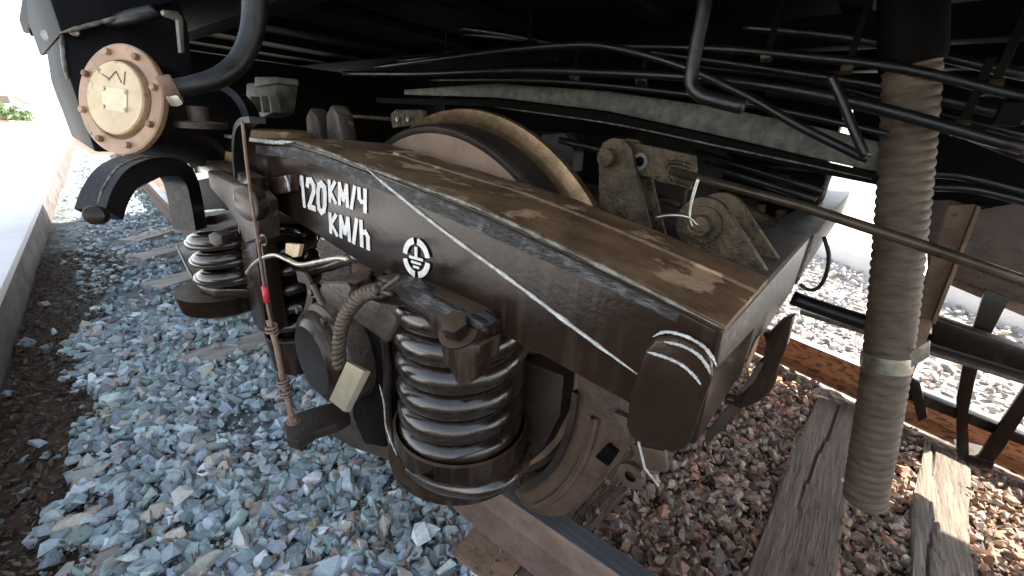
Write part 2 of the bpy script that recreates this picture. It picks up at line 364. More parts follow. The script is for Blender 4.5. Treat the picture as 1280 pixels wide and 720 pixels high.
# sleeper ends showing through the stones at the left
for k, (p, q, w_, lab) in enumerate([((222, 452), (345, 416), .20, 'grey sleeper end with a stone on it, beside the dark post'),
                                ((188, 356), (240, 340), .20, 'second grey sleeper end from the post, half buried in stones'),
                                ((171, 320), (238, 302), .20, 'third grey sleeper end from the post, beside the spring tray'),
                                ((160, 299), (215, 283), .20, 'faint fourth sleeper end among the far stones')]):
    a, b = at(*p, z=-.165), at(*q, z=-.165); d = (b-a).normalized()
    sleeper(zz(a, -.176), zz(a+d*1.6, -.176), w_, .1, 'pale_wood', lab, 1)
a, b = at(600, 700, z=-.165), at(720, 700, z=-.165)
sleeper(zz(at(612, 712, z=-.165), -.165), zz(at(612, 712, z=-.165)+Vector((.12, .9, 0)), -.165), .20, .1, 'wood_dark', 'brown sleeper end under the nearer rail by the lower edge', 1)

# ================================================================== STONES (ballast)
def stone_shapes(n, k=10, flat=.7):
    out = []
    for s in range(n):
        pts = rng.normal(size=(k, 3)); pts /= np.linalg.norm(pts, axis=1)[:, None]; pts *= rng.uniform(.85, 1.05, (k, 1))*np.array([1, rng.uniform(.6, .9), flat*rng.uniform(.7, 1.1)])
        bm = bmesh.new(); vs = [bm.verts.new(p) for p in pts]
        r = bmesh.ops.convex_hull(bm, input=vs)
        bmesh.ops.delete(bm, geom=[v for v in bm.verts if not v.link_faces], context='VERTS')
        bmesh.ops.triangulate(bm, faces=bm.faces); bmesh.ops.recalc_face_normals(bm, faces=bm.faces)
        bm.verts.index_update(); out.append((np.array([v.co[:] for v in bm.verts]), np.array([[v.index for v in f.verts] for f in bm.faces]))); bm.free()
    return out
SH = stone_shapes(24)
def rotm(a, b, c):
    ca, sa, cb, sb, cc, sc = np.cos(a), np.sin(a), np.cos(b), np.sin(b), np.cos(c), np.sin(c)
    Rz = np.stack([ca, -sa, 0*a, sa, ca, 0*a, 0*a, 0*a, 1+0*a], -1).reshape(-1, 3, 3)
    Rx = np.stack([1+0*a, 0*a, 0*a, 0*a, cb, -sb, 0*a, sb, cb], -1).reshape(-1, 3, 3)
    Ry = np.stack([cc, 0*a, sc, 0*a, 1+0*a, 0*a, -sc, 0*a, cc], -1).reshape(-1, 3, 3)
    return Rz@Rx@Ry
def scatter(name, pos, size, pal, label, cat, m='stone', shapes=SH, tilt=.5, bright=(.6, 1.25)):
    n = len(pos); which = rng.integers(0, len(shapes), n); Rm = rotm(rng.uniform(0, 6.3, n), rng.normal(0, tilt, n), rng.normal(0, tilt, n))
    V, Fc, Cl = [], [], []; off = 0; pal = np.array(pal)
    col = pal[rng.integers(0, len(pal), n)]*rng.uniform(*bright, (n, 1))*rng.uniform(.93, 1.07, (n, 3))
    for s, (v, f) in enumerate(shapes):
        I = np.where(which == s)[0]
        if not len(I): continue
        vv = np.einsum('nij,kj->nki', Rm[I], v)*size[I][:, None, None]+pos[I][:, None, :]
        ff = f[None]+off+(np.arange(len(I))*len(v))[:, None, None]
        V.append(vv.reshape(-1, 3)); Fc.append(ff.reshape(-1, 3)); Cl.append(np.repeat(col[I], len(v), 0)); off += len(I)*len(v)
    V = np.concatenate(V); Fc = np.concatenate(Fc); Cl = np.concatenate(Cl)
    me = bpy.data.meshes.new(name); me.vertices.add(len(V)); me.vertices.foreach_set('co', V.astype(np.float32).ravel())
    me.loops.add(len(Fc)*3); me.loops.foreach_set('vertex_index', Fc.astype(np.int32).ravel())
    me.polygons.add(len(Fc)); me.polygons.foreach_set('loop_start', np.arange(0, len(Fc)*3, 3, dtype=np.int32))
    me.update(calc_edges=True); me.validate(); me.polygons.foreach_set('use_smooth', np.zeros(len(me.polygons), bool))
    ca = me.color_attributes.new('tone', 'FLOAT_COLOR', 'POINT'); ca.data.foreach_set('color', np.concatenate([Cl, np.ones((len(Cl), 1))], 1).astype(np.float32).ravel())
    o = link(name, me, None, m)
    tag(o, label, cat, None, 'stuff'); return o
BLUE = [(.27, .345, .36), (.24, .31, .335), (.35, .41, .42), (.22, .275, .295), (.48, .525, .53), (.28, .34, .33), (.36, .33, .29), (.20, .25, .26)]
BROWN = [(.36, .235, .165), (.44, .295, .21), (.30, .205, .15), (.40, .30, .23), (.54, .39, .29), (.45, .24, .16), (.34, .29, .245), (.30, .24, .21)]
PALE = [(.48, .46, .42), (.38, .36, .34), (.55, .53, .50), (.28, .27, .26), (.42, .35, .29), (.33, .33, .34)]
def field(n, x0, x1, y0, y1, smin, smax, zb=-.205, pw=1.6, keep=None, pile=.03):
    x = rng.uniform(x0, x1, n); y = rng.uniform(y0, y1, n)
    s = smin+(smax-smin)*rng.uniform(0, 1, n)**pw
    z = zb+s*.25+rng.uniform(0, pile, n)*(s < (smin+smax)/2)
    P = np.stack([x, y, z], 1)
    if keep is not None: k = keep(x, y); P, s = P[k], s[k]
    return P, s
def platY(x): return A.y+(B.y-A.y)*(x-A.x)/(B.x-A.x)
def ly(x): return np.interp(x, [-14, -6.1, -2.5, -.614, -.123, 3], [-.15, -.66, -.80, -.873, -.83, -.53])
def left_keep(x, y):
    k = (y > platY(x)+.02) & (y < ly(x)-.05)
    edge = platY(x)+.25+.04*np.sin(x*5)+.03*np.sin(x*13)+rng.normal(0, .025, len(x))
    k &= (y > edge) | (rng.uniform(0, 1, len(x)) < .02)
    # stones lie thin over the sleeper ends
    for (sx, sw) in sleeps: k &= ~((abs(x-sx-(y+1.2)*-.06) < sw) & (y > -1.30) & (rng.uniform(0, 1, len(x)) < .95))
    # bare sandy hollow
    k &= ~((((x-hc.x)/.17)**2+((y-hc.y)/.13)**2 < 1) & (rng.uniform(0, 1, len(x)) < .8))
    return k
hc = at(310, 515, z=-.19)
sleeps = [(at(228, 447, z=-.165).x, .10), (at(200, 352, z=-.165).x, .10), (at(180, 318, z=-.165).x, .10), (at(168, 297, z=-.165).x, .1)]
P1_, s1_ = field(8500, -3.2, .3, -2.3, -.8, .018, .060, keep=left_keep)
P2_, s2_ = field(9000, -14, -3.2, -2.0, -.2, .018, .042, keep=left_keep)
P3_, s3_ = field(15000, -2.2, .2, -2.2, -.85, .006, .014, keep=left_keep, pile=.015)
scatter('gravel', np.concatenate([P1_, P2_, P3_]), np.concatenate([s1_, s2_, s3_]), BLUE, 'blue grey crushed stone between the platform wall and the nearer rail', 'gravel')
def mid_keep(x, y):
    k = (y > ly(x)+.06)
    k &= ~((abs(x-(.15-.10*(y-.7)*-1*-1)) < 0))
    for (cx, cy, dx, w_) in ((.205, .717, .045, .088), (.58, .68, .08, .066)):
        k &= ~((abs(x-(cx+dx*(y-cy))) < w_) & (rng.uniform(0, 1, len(x)) < .99))
    return k
fr_ = lambda x: np.interp(x, [-3, -.109, .716, 3], [1.9, 1.11, .853, .2])
P4_, s4_ = field(8000, -1.2, 1.7, -.8, 1.05, .013, .042, keep=lambda x, y: mid_keep(x, y) & (y < fr_(x)-.06))
P5_, s5_ = field(15000, -.6, 1.3, -.8, 1.0, .006, .014, keep=lambda x, y: mid_keep(x, y) & (y < fr_(x)-.06), pile=.012)
scatter('gravel', np.concatenate([P4_, P5_]), np.concatenate([s4_, s5_]), BROWN, 'brown dusty crushed stone between the two rails', 'gravel')
P6_, s6_ = field(9000, -2.5, 4.5, .7, 5.5, .022, .045, keep=lambda x, y: y > fr_(x)+.10)
scatter('gravel', P6_, s6_, PALE, 'pale sunlit crushed stone beyond the farther rail', 'gravel')
# dead leaves
def leaf_shapes(n):
    out = []
    for s in range(n):
        L_, W = 1., rng.uniform(.3, .5); c = rng.uniform(-.5, .5)
        v = np.array([[-1, 0, 0], [-.4, -W, .15+c*.2], [.3, -W*.9, .1], [1, 0, .25*c], [.3, W*.9, .12], [-.4, W, .2], [0, 0, -.12]])
        f = np.array([[0, 1, 6], [1, 2, 6], [2, 3, 6], [3, 4, 6], [4, 5, 6], [5, 0, 6]]); out.append((v, f))
    return out
LS = leaf_shapes(8)
LP, ls = field(1900, -1.6, 0, -1.9, -.85, .010, .022, zb=-.172, keep=lambda x, y: left_keep(x, y) & (rng.uniform(0, 1, len(x)) < np.clip((x+1.5)/1.0, .12, 1)))
scatter('dead_leaves', LP, ls, [(.24, .17, .125), (.30, .23, .17), (.17, .12, .09), (.36, .31, .25)], 'small dead leaves lying among the blue grey stones', 'leaves', 'leaf', LS, .5)
LP, ls = field(15000, -5, -.6, -2.4, -1.2, .008, .020, zb=-.195, keep=lambda x, y: (y > platY(x)+.01) & (y < platY(x)+.42+.08*np.sin(x*4)), pile=.02)
scatter('leaf_litter', LP, ls, [(.15, .10, .07), (.10, .065, .045), (.20, .14, .09), (.08, .06, .045)], 'dark brown leaf litter along the foot of the platform wall', 'leaves', 'leaf', LS, .6)
LP, ls = field(1500, -.6, 1.2, -.7, .9, .010, .022, zb=-.172, keep=lambda x, y: mid_keep(x, y) & (y < fr_(x)-.08))
scatter('dead_leaves', LP, ls, [(.22, .15, .10), (.28, .20, .14), (.16, .11, .08)], 'curled brown leaves lying between the two rails', 'leaves', 'leaf', LS, .6)
# dry grass at the far foot of the wall
gv, gf = [], []
for _ in range(2200):
    x = rng.uniform(-9, -3.4); y = platY(x)+rng.uniform(.03, .45); h = rng.uniform(.03, .09); a_ = rng.uniform(0, 6.3); i = len(gv)
    gv += [(x, y, -.21), (x+.006, y, -.21), (x+math.cos(a_)*h*.6, y+math.sin(a_)*h*.6, -.21+h)]; gf.append((i, i+1, i+2))
M['grass'] = mat('dry_grass', (.22, .20, .09), (.30, .24, .13), .8, scale=3)
me = bpy.data.meshes.new('grass'); me.from_pydata(gv, [], gf)
tag(link('grass', me, None, 'grass'), 'thin dry yellowish grass at the far foot of the platform wall', 'grass', None, 'stuff')

stone_thing(270, 432, .028, (.30, .27, .24), 'brownish stone lying on the grey sleeper end beside the dark post')
stone_thing(524, 668, .048, (.62, .68, .68), 'pale bluish stone just left of the nearer rail', -.15)
stone_thing(300, 678, .062, (.46, .49, .48), 'big rounded grey stone at the bottom, well left of the rail', -.16)
stone_thing(436, 600, .055, (.34, .40, .40), 'flat grey green stone below the foot of the hanging rod', -.16)
stone_thing(228, 620, .050, (.42, .40, .38), 'upright pinkish grey stone at the lower left', -.15)
stone_thing(905, 600, .030, (.55, .34, .25), 'reddish stone between the brake block and the dark cracked sleeper', -.16)

# ================================================================== THE BOGIE
YF = -1.15
bogie = thing('bogie', (-.9, -1.0, .5), 'dark brown railway bogie with white 120 stencil, coil springs and a wheel', 'bogie')
top = [(226, 173), (266, 167), (300, 172), (367, 178), (408, 190), (440, 203), (520, 232), (600, 262), (740, 328), (905, 412)]
bot = [(868, 560), (790, 508), (650, 431), (560, 385), (480, 348), (345, 262), (300, 240), (240, 232)]
T = plane_pts(top, y=YF); Bt = plane_pts(bot, y=YF)
bm = prism(T+Bt, (0, .235, 0), .007, 3)
o = obj('side_frame', bm, 'paint', bogie, .5)
# dusty top plate, standing 3 mm proud of the beam
bm = bmesh.new(); n = 60; Wd = 5
pth = smooth_path(T[2:], 8)
gr = [[bm.verts.new(p+Vector((0, .006+.222*j/Wd, .003+.0012*math.sin(j*2.1+i)))) for j in range(Wd+1)] for i, p in enumerate(pth)]
for i in range(len(gr)-1):
    for j in range(Wd): bm.faces.new((gr[i][j], gr[i+1][j], gr[i+1][j+1], gr[i][j+1]))
ext = bmesh.ops.extrude_face_region(bm, geom=bm.faces[:]); bmesh.ops.translate(bm, verts=[g for g in ext['geom'] if isinstance(g, bmesh.types.BMVert)], vec=(0, 0, -.008))
obj('top_plate', bm, 'topdust', bogie, .5, 'dusty brown top plate of the side frame')
# two dividing weld seams along the top
obj('seam', tube([p+Vector((0, .14, .006)) for p in pth[20:]], .0035, 6, wob=.5), 'topdust', bogie, 3)
# raised upper side plate, its lower edge is the long pale diagonal weld
cre = [(460, 210), (500, 243), (560, 290), (640, 348), (720, 408), (799, 466)]
up_poly = [(466, 214), (600, 267), (740, 333), (897, 413), (878, 470), (852, 500), (800, 466), (720, 408), (640, 348), (560, 290), (500, 243)]
obj('side_plate', prism(plane_pts(up_poly, y=YF), (0, -.004, 0), .0015, 1), 'paint', bogie, .5)
weld('weld_seam', [p+Vector((0, -.005, 0)) for p in plane_pts(cre, y=YF)], .0031, 'paleweld', bogie, 'long pale diagonal weld across the frame side', .35)  # pale bead carries a painted sky highlight
weld('edge_bead', [p+Vector((0, -.001, .001)) for p in plane_pts(top[3:], y=YF)], .0033, 'weld', bogie, 'pale grey edge along the top of the frame', .5)
weld('edge_bead', [p+Vector((0, -.001, .001)) for p in plane_pts([(268, 168), (300, 173), (340, 178), (367, 178)], y=YF)], .006, 'paleweld', bogie, 'pale edge strip near the far end of the frame', .3)
# scuffed strip below the edge
sc = [(320, 182), (367, 184), (408, 196), (440, 209), (520, 239), (600, 270), (740, 336), (850, 392), (845, 402), (740, 352), (600, 290), (520, 256), (440, 222), (380, 200), (320, 192)]
YP = YF-.0045
obj('scuffed_band', prism(plane_pts(sc, y=YP), (0, -.0008, 0), 0), 'scuff', bogie, .5, 'grey scuffed band under the top edge')
# end pad with three weld arcs
pad = [(812, 432), (824, 419), (850, 417), (878, 430), (893, 450), (894, 470), (880, 505), (868, 545), (860, 555), (846, 560), (804, 547), (793, 540), (788, 528), (792, 490)]
padw = plane_pts(pad, y=YF-.006)
obj('end_pad', prism(padw, (0, -.014, 0), .006, 3), 'paint', bogie, .5, 'thick rounded pad welded to the near end of the frame')
for arc in ([(816, 421), (832, 415), (856, 420), (878, 432), (890, 446), (896, 458)], [(830, 427), (852, 432), (872, 443), (884, 458), (888, 468)], [(809, 440), (830, 446), (852, 456), (868, 470), (876, 481)]):
    weld('weld_arc', plane_pts(arc, y=YF-.0205), .0019, 'paleweld', bogie, None, .3)
# stencilled lettering
def stencil(name, quad, chars, w_, parent, y0):
    TL, TR, BL, BR = plane_pts(quad, y=y0)
    tot = sum(c[0] for c in chars)+.2*(len(chars)-1); x = 0
    for cw, strokes in chars:
        bm = bmesh.new(); k = 0
        for s in strokes:
            for (ax, ay), (bx, by) in zip(s[:-1], s[1:]):
                A2 = Vector(((x+ax*cw)*1.0, ay)); B2 = Vector(((x+bx*cw)*1.0, by)); d = (B2-A2)
                if d.length < 1e-4: continue
                d.normalize(); A2 = A2-d*w_*.36; B2 = B2+d*w_*.36; nn_ = Vector((-d.y, d.x))*w_/2
                q = []
                for p in (A2-nn_, B2-nn_, B2+nn_, A2+nn_):
                    u = p.x/tot; v = p.y
                    q.append((BL*(1-u)+BR*u)*(1-v)+(TL*(1-u)+TR*u)*v+Vector((0, -.0004-.00012*k, 0)))
                k += 1
                prism(q, (0, -.0006, 0), 0, 1, bm)
        obj('letter', bm, 'white', parent, .5)
        x += cw+.2
one = (.30, [[(.1, .80), (.55, .97)], [(.6, 1), (.6, 0)]])
two = (.45, [[(.02, .78), (.15, .97), (.6, 1), (.92, .85), (.92, .65), (.08, .04), (.98, .04)]])
zero = (.48, [[(.5, 1), (.15, .9), (.05, .7), (.05, .3), (.15, .1), (.5, 0), (.85, .1), (.95, .3), (.95, .7), (.85, .9), (.5, 1)]])
K_ = (.5, [[(.1, 0), (.1, 1)], [(.9, 1), (.2, .5), (.95, 0)]])
M_ = (.62, [[(.05, 0), (.12, 1), (.5, .25), (.88, 1), (.95, 0)]])
SL = (.26, [[(.05, -.02), (.9, 1.02)]])
CH = (.46, [[(.08, 1), (.12, .55), (.4, .42), (.9, .45)], [(.9, 1), (.9, 0)]])
h_ = (.46, [[(.08, 1), (.08, 0)], [(.08, .55), (.6, .62), (.9, .45), (.9, 0)]])
stencil('lettering', [(374, 221), (408, 231), (378, 256), (407, 267)], [one, two, zero], .20, bogie, YF-.001)
stencil('lettering', [(411, 226), (458, 238), (412, 251), (458, 265)], [K_, M_, SL, CH], .195, bogie, YF-.001)
stencil('lettering', [(412, 267), (461, 279), (413, 290), (462, 311)], [K_, M_, SL, h_], .195, bogie, YF-.001)
# round earth emblem
def emblem(quad, gaps, w_, y0):
    TL, TR, BL, BR = plane_pts(quad, y=y0)
    def mp(u, v, k): return (BL*(1-u)+BR*u)*(1-v)+(TL*(1-u)+TR*u)*v+Vector((0, -.0004-.0001*k, 0))
    bm = bmesh.new()
    for g in range(gaps):
        a0 = 2*PI*g/gaps+.2; a1 = 2*PI*(g+1)/gaps-.30+.2; K = 9; r0, r1 = .5-w_, .5
        for k in range(K):
            t0, t1 = a0+(a1-a0)*k/K, a0+(a1-a0)*(k+1)/K
            prism([mp(.5+r*math.cos(t), .5+r*math.sin(t), 0) for r, t in ((r0, t0), (r1, t0), (r1, t1), (r0, t1))], (0, -.0006, 0), 0, 1, bm)
    for i, (x0, x1, y0_, y1_) in enumerate(((.45, .55, .5, .78), (.25, .75, .46, .53), (.32, .68, .35, .41), (.39, .61, .24, .30))):
        prism([mp(x0, y0_, 1), mp(x1, y0_, 1), mp(x1, y1_, 1), mp(x0, y1_, 1)], (0, -.0006, 0), 0, 1, bm)
    obj('emblem', bm, 'white', bogie, .5, 'white round earth symbol stencilled on the frame' if gaps == 4 else 'small white earth symbol near the far end')
emblem([(504, 293), (538, 302), (504, 342), (538, 352)], 4, .16, YP+.001)
emblem([(269, 177), (277, 178), (269, 196), (277, 198)], 2, .2, YF-.001)
obj('frame_plate', prism(plane_pts([(279, 188), (296, 192), (299, 222), (283, 219)], y=YF-.001), (0, -.004, 0), .001, 1), 'label_o', bogie, .5, 'small orange plate screwed to the frame')
obj('round_cap', lathe([(0, 0), (.11, 0), (.115, .004), (.115, .02), (.11, .026), (0, .026)], at(358, 170, y=-1.02)+Vector((0, 0, -.01)), (0, 0, 1), 40), 'topdust', bogie, .5, 'flat dusty round cap on the far top of the frame')

# cross beam at the frame end
p0 = at(905, 412, y=YF)
xb = p0.x
top_z = .85
hb = bmesh.new()
far = at(1062, 238, y=1.0)
n1 = at(908, 411, y=YF+.002); f1 = at(1064, 238, z=n1.z-.02)
n1b = at(872, 558, y=YF+.002)
H = Vector((0, 0, -.125))
Yj = -.42
def xedge(y): t = (y-n1.y)/(f1.y-n1.y); return n1+(f1-n1)*t
J1 = xedge(Yj); J2 = f1
W1 = Vector((-.15, 0, 0)); W2 = Vector((-.10, 0, 0))
bm = prism([n1+Vector((0, .0, -.004)), J1, J1+W1*.9, xedge(-.9)+W1], (0, 0, -.15), .012, 3)
obj('cross_beam', bm, 'axle', bogie, .5, 'near half of the end cross beam')
bm = prism([J1+Vector((.002, .003, -.012)), J2, J2+W2, J1+W2+Vector((0, .003, -.012))], (0, 0, -.12), .006, 2)
obj('cross_beam', bm, 'galv', bogie, .5, 'greyish far half of the end cross beam')
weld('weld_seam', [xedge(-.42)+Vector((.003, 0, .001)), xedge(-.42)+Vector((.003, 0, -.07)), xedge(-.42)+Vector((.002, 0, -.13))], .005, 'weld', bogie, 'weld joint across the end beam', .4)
wp = at(940, 440, x=n1.x)
for _ in range(6): wp = at(940, 440, x=xedge(wp.y).x+.001)
obj('worn_spot', cyl(wp, Vector((f1.y-n1.y, -(f1.x-n1.x), 0)), .030, .002, .001, 24), 'disc', bogie, .5, 'bare rusty oval spot on the beam end')
# thin sheet arms under the cross beam
for pix, m in (([(958, 420), (976, 402), (992, 396), (984, 432), (968, 470), (948, 500), (926, 512), (912, 508), (920, 494), (940, 476), (954, 450)], 'paint'), ([(880, 545), (918, 500), (950, 452), (962, 455), (930, 505), (882, 560)], 'disc_dark')):
    obj('under_arm', prism(plane_pts(pix, y=-.80), (0, .03, 0), .004, 2), m, bogie, .5)
obj('under_ring', tube(smooth_path(plane_pts([(908, 498), (935, 500), (960, 480), (968, 440), (962, 415)], y=-.79), 6), .010, 10), 'paint', bogie, 3)
# front wheel
def fit_circle(ps):
    a = np.array([[p.x, p.z, 1] for p in ps]); b = -(a[:, 0]**2+a[:, 1]**2); s = np.linalg.lstsq(a, b, rcond=None)[0]
    cx, cz = -s[0]/2, -s[1]/2; return cx, cz, math.sqrt(cx*cx+cz*cz-s[2])
fl = plane_pts([(529, 146), (570, 133), (618, 139), (662, 165), (704, 204), (748, 267)], y=-.725)
ou = plane_pts([(523, 153), (560, 154), (595, 175), (634, 208), (670, 236), (737, 489), (729, 524), (710, 559), (644, 596)], y=-.85)
cx, cz, rr = fit_circle(ou); fx, fz, fr2 = fit_circle(fl)
RW = rr; wheel_c = Vector((cx, -.85, cz)); 
RFL = RW+.045
wheel = obj('wheel', lathe([(0, .06), (.10, .03), (.16, .045), (RW-.06, .020), (RW-.035, .010), (RW-.02, .0), (RW-.008, .0), (RW-.003, .006), (RW, .012), (RW+.004, .085), (RW+.012, .098), (RFL-.004, .108), (RFL, .118), (RFL-.004, .130), (RFL-.02, .135), (RW-.06, .135), (RW-.09, .11), (.16, .09), (.1, .1), (0, .1)], wheel_c, (0, 1, 0), 128), 'disc_dark', bogie, .7, 'spoked-less solid steel wheel behind the frame')  # shade on the tread is put into its dark colour
wheel['label'] = 'solid steel wheel behind the side frame'
for nm, pr, m, lb in (('wheel_disc', [(.12, .004), (RW-.12, .002), (RW-.035, -.001), (RW-.024, .003), (RW-.03, .012), (.12, .05)], 'disc', 'rusty flat face of the wheel'),
                      ('wheel_tread', [(RW+.005, .078), (RW+.0075, .086), (RW+.016, .098), (RFL-.002, .1075), (RFL+.002, .118), (RFL-.002, .1315), (RFL-.02, .137), (RFL-.02, .12), (RW-.005, .09), (RW+.005, .078)], 'tread', 'bright worn flange and tread of the wheel')):
    o = obj(nm, lathe(pr, wheel_c, (0, 1, 0), 128), m, wheel, .8, lb)
    o['_w'] = o['_w']
obj('axle', cyl(wheel_c+Vector((0, -.15, 0)), (0, 1, 0), .075, 1.9, .004, 32), 'disc_dark', bogie, .5)
o = obj('wheel', lathe([(0, 0), (RW-.03, 0), (RW, .02), (RW, .09), (RFL, .12), (RFL-.02, .135), (0, .135)], wheel_c+Vector((0, 1.72, 0)), (0, -1, 0), 96), 'disc_dark', bogie, .7, 'farther wheel on the same axle, in the dark')

# axle springs
def spring(o, R, r, z0, z1, turns, m, parent, lean=Vector((0, 0, 0)), ph=0, label=None):
    n = int(turns*40); pts = []
    for i in range(n+1):
        t = i/n; a = 2*PI*turns*t+ph
        e = min(t*turns, (1-t)*turns, .8)/.8
        zz_ = z0+(z1-z0)*(t)
        pts.append(Vector((o[0]+R*math.cos(a), o[1]+R*math.sin(a), zz_))+lean*t)
    return obj('coil_spring', tube(pts, r, 16), m, parent, 3, label)
sp = at(577, 500, y=-1.02)
SX, SY = sp.x+.0, -1.02
spring((SX, SY), .124, .0335, .29, .67, 5.7, 'coil', bogie, ph=1.2, label='glossy brown coil spring nearest the frame end')
for k in range(1):
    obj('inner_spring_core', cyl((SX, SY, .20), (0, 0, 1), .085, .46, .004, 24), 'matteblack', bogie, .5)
obj('spring_cup', lathe([(.155, .03), (.162, .025), (.168, .03), (.170, .085), (.164, .088), (.160, .08), (.158, .05), (.10, .045), (.1, .02), (.14, .0), (.150, .01)], (SX, SY, .250), (0, 0, 1), 64), 'paint', bogie, .5, 'round cup holding the nearest coil spring')
lip = bmesh.new()
lp = [at(*q[:2], y=q[2]) for q in ((466, 388, -1.12), (479, 412, -1.135), (485, 455, -1.135), (485, 505, -1.135), (490, 550, -1.145), (505, 582, -1.165), (540, 606, -1.19), (590, 615, -1.19), (628, 604, -1.16), (652, 582, -1.09), (662, 558, -1.0))]
obj('spring_bracket', tube(smooth_path(lp, 8), lambda t: .0125, 14), 'coil', bogie, .5, 'bent strip that wraps under the nearest spring')
weld('weld_seam', [at(*q[:2], y=q[2]) for q in ((474, 480, -1.155), (480, 505, -1.155), (483, 535, -1.158), (496, 570, -1.17))], .002, 'paleweld', bogie, 'pale line along the strap by the spring', .4)
obj('spring_seat', lathe([(0, 0), (.10, 0), (.16, .02), (.185, .035), (.185, .05), (.15, .055), (0, .055)], (SX, SY, .205), (0, 0, 1), 48), 'paint', bogie, .5)

# axle box with round cover
ac = at(399, 447, y=-1.21)
AR = .125
box_ = obj('axle_box', lathe([(0, 0), (AR+.005, 0), (AR+.018, .01), (AR+.022, .03), (AR+.022, .24), (AR+.01, .27), (0, .27)], ac+Vector((0, .012, 0)), (0, 1, 0), 56), 'axle', bogie, .5, 'dusty round housing at the end of the axle')
obj('axle_cover', lathe([(0, -.012), (AR-.03, -.012), (AR-.018, -.005), (AR-.012, .002), (AR, .004), (AR+.004, .012), (AR+.004, .03), (0, .03)], ac+Vector((0, -.01, 0)), (0, 1, 0), 64), 'paint', box_, .5, 'smooth round cover plate on the axle box')
for a in (PI*.35, PI*.75, PI*1.3, -.2):
    hexbolt('bolt', ac+Vector((math.cos(a)*(AR+.010), .008, math.sin(a)*(AR+.024))), (0, -1, 0), .010, .012, 'axle', box_)
# housing top: flat casting sloping from the spring to the bolt
obj('box_top', prism([at(*p, y=-1.17) for p in [(392, 372), (402, 352), (455, 352), (492, 372), (500, 400), (482, 430), (440, 400), (410, 385)]], (0, .20, 0), .012, 3), 'axle', box_, .5)
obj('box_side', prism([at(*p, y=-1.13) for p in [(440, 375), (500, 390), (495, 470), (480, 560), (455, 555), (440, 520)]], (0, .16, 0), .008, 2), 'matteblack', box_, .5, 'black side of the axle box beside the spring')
obj('box_rib', tube(smooth_path([at(*p, y=-1.175) for p in [(392, 356), (400, 374), (412, 392), (430, 420), (440, 450)]], 5), .009, 8), 'axle', box_, 3)
obj('box_foot', prism([at(*p, y=-1.10) for p in [(420, 520), (470, 545), (500, 560), (495, 580), (440, 560), (405, 540)]], (0, .12, 0), .008, 2), 'axle', box_, .5)
# lower tie arm with the ground bolt of the rod
arm = [(354, 528), (372, 515), (405, 505), (430, 500), (438, 520), (420, 530), (395, 538), (372, 552), (358, 548)]
obj('bottom_arm', prism([at(*p, z=.14) for p in arm], (0, 0, -.035), .006, 2), 'disc_dark', bogie, .5, 'purplish brown plate arm low under the axle box')

# small left spring next to the axle box
s2 = at(362, 375, y=-1.02); 
S2 = Vector((at(368, 380, y=-1.12).x, -1.12, 0)); z2b, z2t = at(370, 420, y=-1.12).z, at(362, 300, y=-1.12).z
spring((S2.x, S2.y), .078, .019, z2b-.01, z2t+.02, 6.3, 'coil', bogie, ph=2, label='coil spring on the far side of the axle box')
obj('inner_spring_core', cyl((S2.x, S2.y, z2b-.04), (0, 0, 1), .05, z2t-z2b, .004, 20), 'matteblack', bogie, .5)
obj('spring_cup', lathe([(.0, -.10), (.07, -.10), (.094, -.085), (.099, 0), (.103, .04), (.099, .042), (.092, .0), (.09, -.03), (0, -.03)], (S2.x, S2.y, z2b), (0, 0, 1), 48), 'paint', bogie, .5, 'round cup of the far axle spring')
obj('guide_strap', tube(smooth_path([at(*p, y=-1.17) for p in [(373, 345), (385, 350), (389, 370), (384, 395), (378, 420)]], 6), 0, prof=[(-.004, -.016), (.004, -.016), (.004, .016), (-.004, .016)]), 'axle', bogie, .5)

# yoke with two hex bolts over the nearest spring
yoke = [(455, 358), (470, 346), (500, 352), (545, 372), (590, 394), (606, 412), (604, 432), (585, 438), (560, 436), (545, 424), (532, 404), (505, 386), (470, 380), (452, 374)]
YK = -1.19
obj('spring_yoke', prism([at(*p, y=YK) for p in yoke], (0, .05, 0), .012, 3), 'paint', bogie, .5, 'curved yoke arm bolted across the top of the spring')
ypr = [(548, 428), (604, 428), (600, 455), (588, 470), (582, 484), (570, 484), (564, 468), (552, 452)]
obj('yoke_prong', prism([at(*p, y=YK-.012) for p in ypr], (0, .05, 0), .014, 3), 'paint', bogie, .5, 'blunt prong of the yoke over the spring')
obj('yoke_plate', prism([at(*p, y=YK-.004) for p in [(474, 349), (500, 352), (596, 400), (606, 409), (596, 414), (560, 400), (500, 372)]], (0, .04, 0), .004, 2), 'scuff', bogie, .5, 'scuffed upper plate of the yoke')
hb1 = at(574, 416, y=YK-.015); hexbolt('hex_bolt', hb1, (.12, -.55, 1), .023, .026, 'paint', bogie, True, 'large hexagonal bolt at the near end of the yoke')
hb2 = at(460, 362, y=YK+.0); hexbolt('hex_bolt', hb2, (-.05, -.45, 1), .028, .032, 'paint', bogie, True, 'large hexagonal bolt at the far end of the yoke')

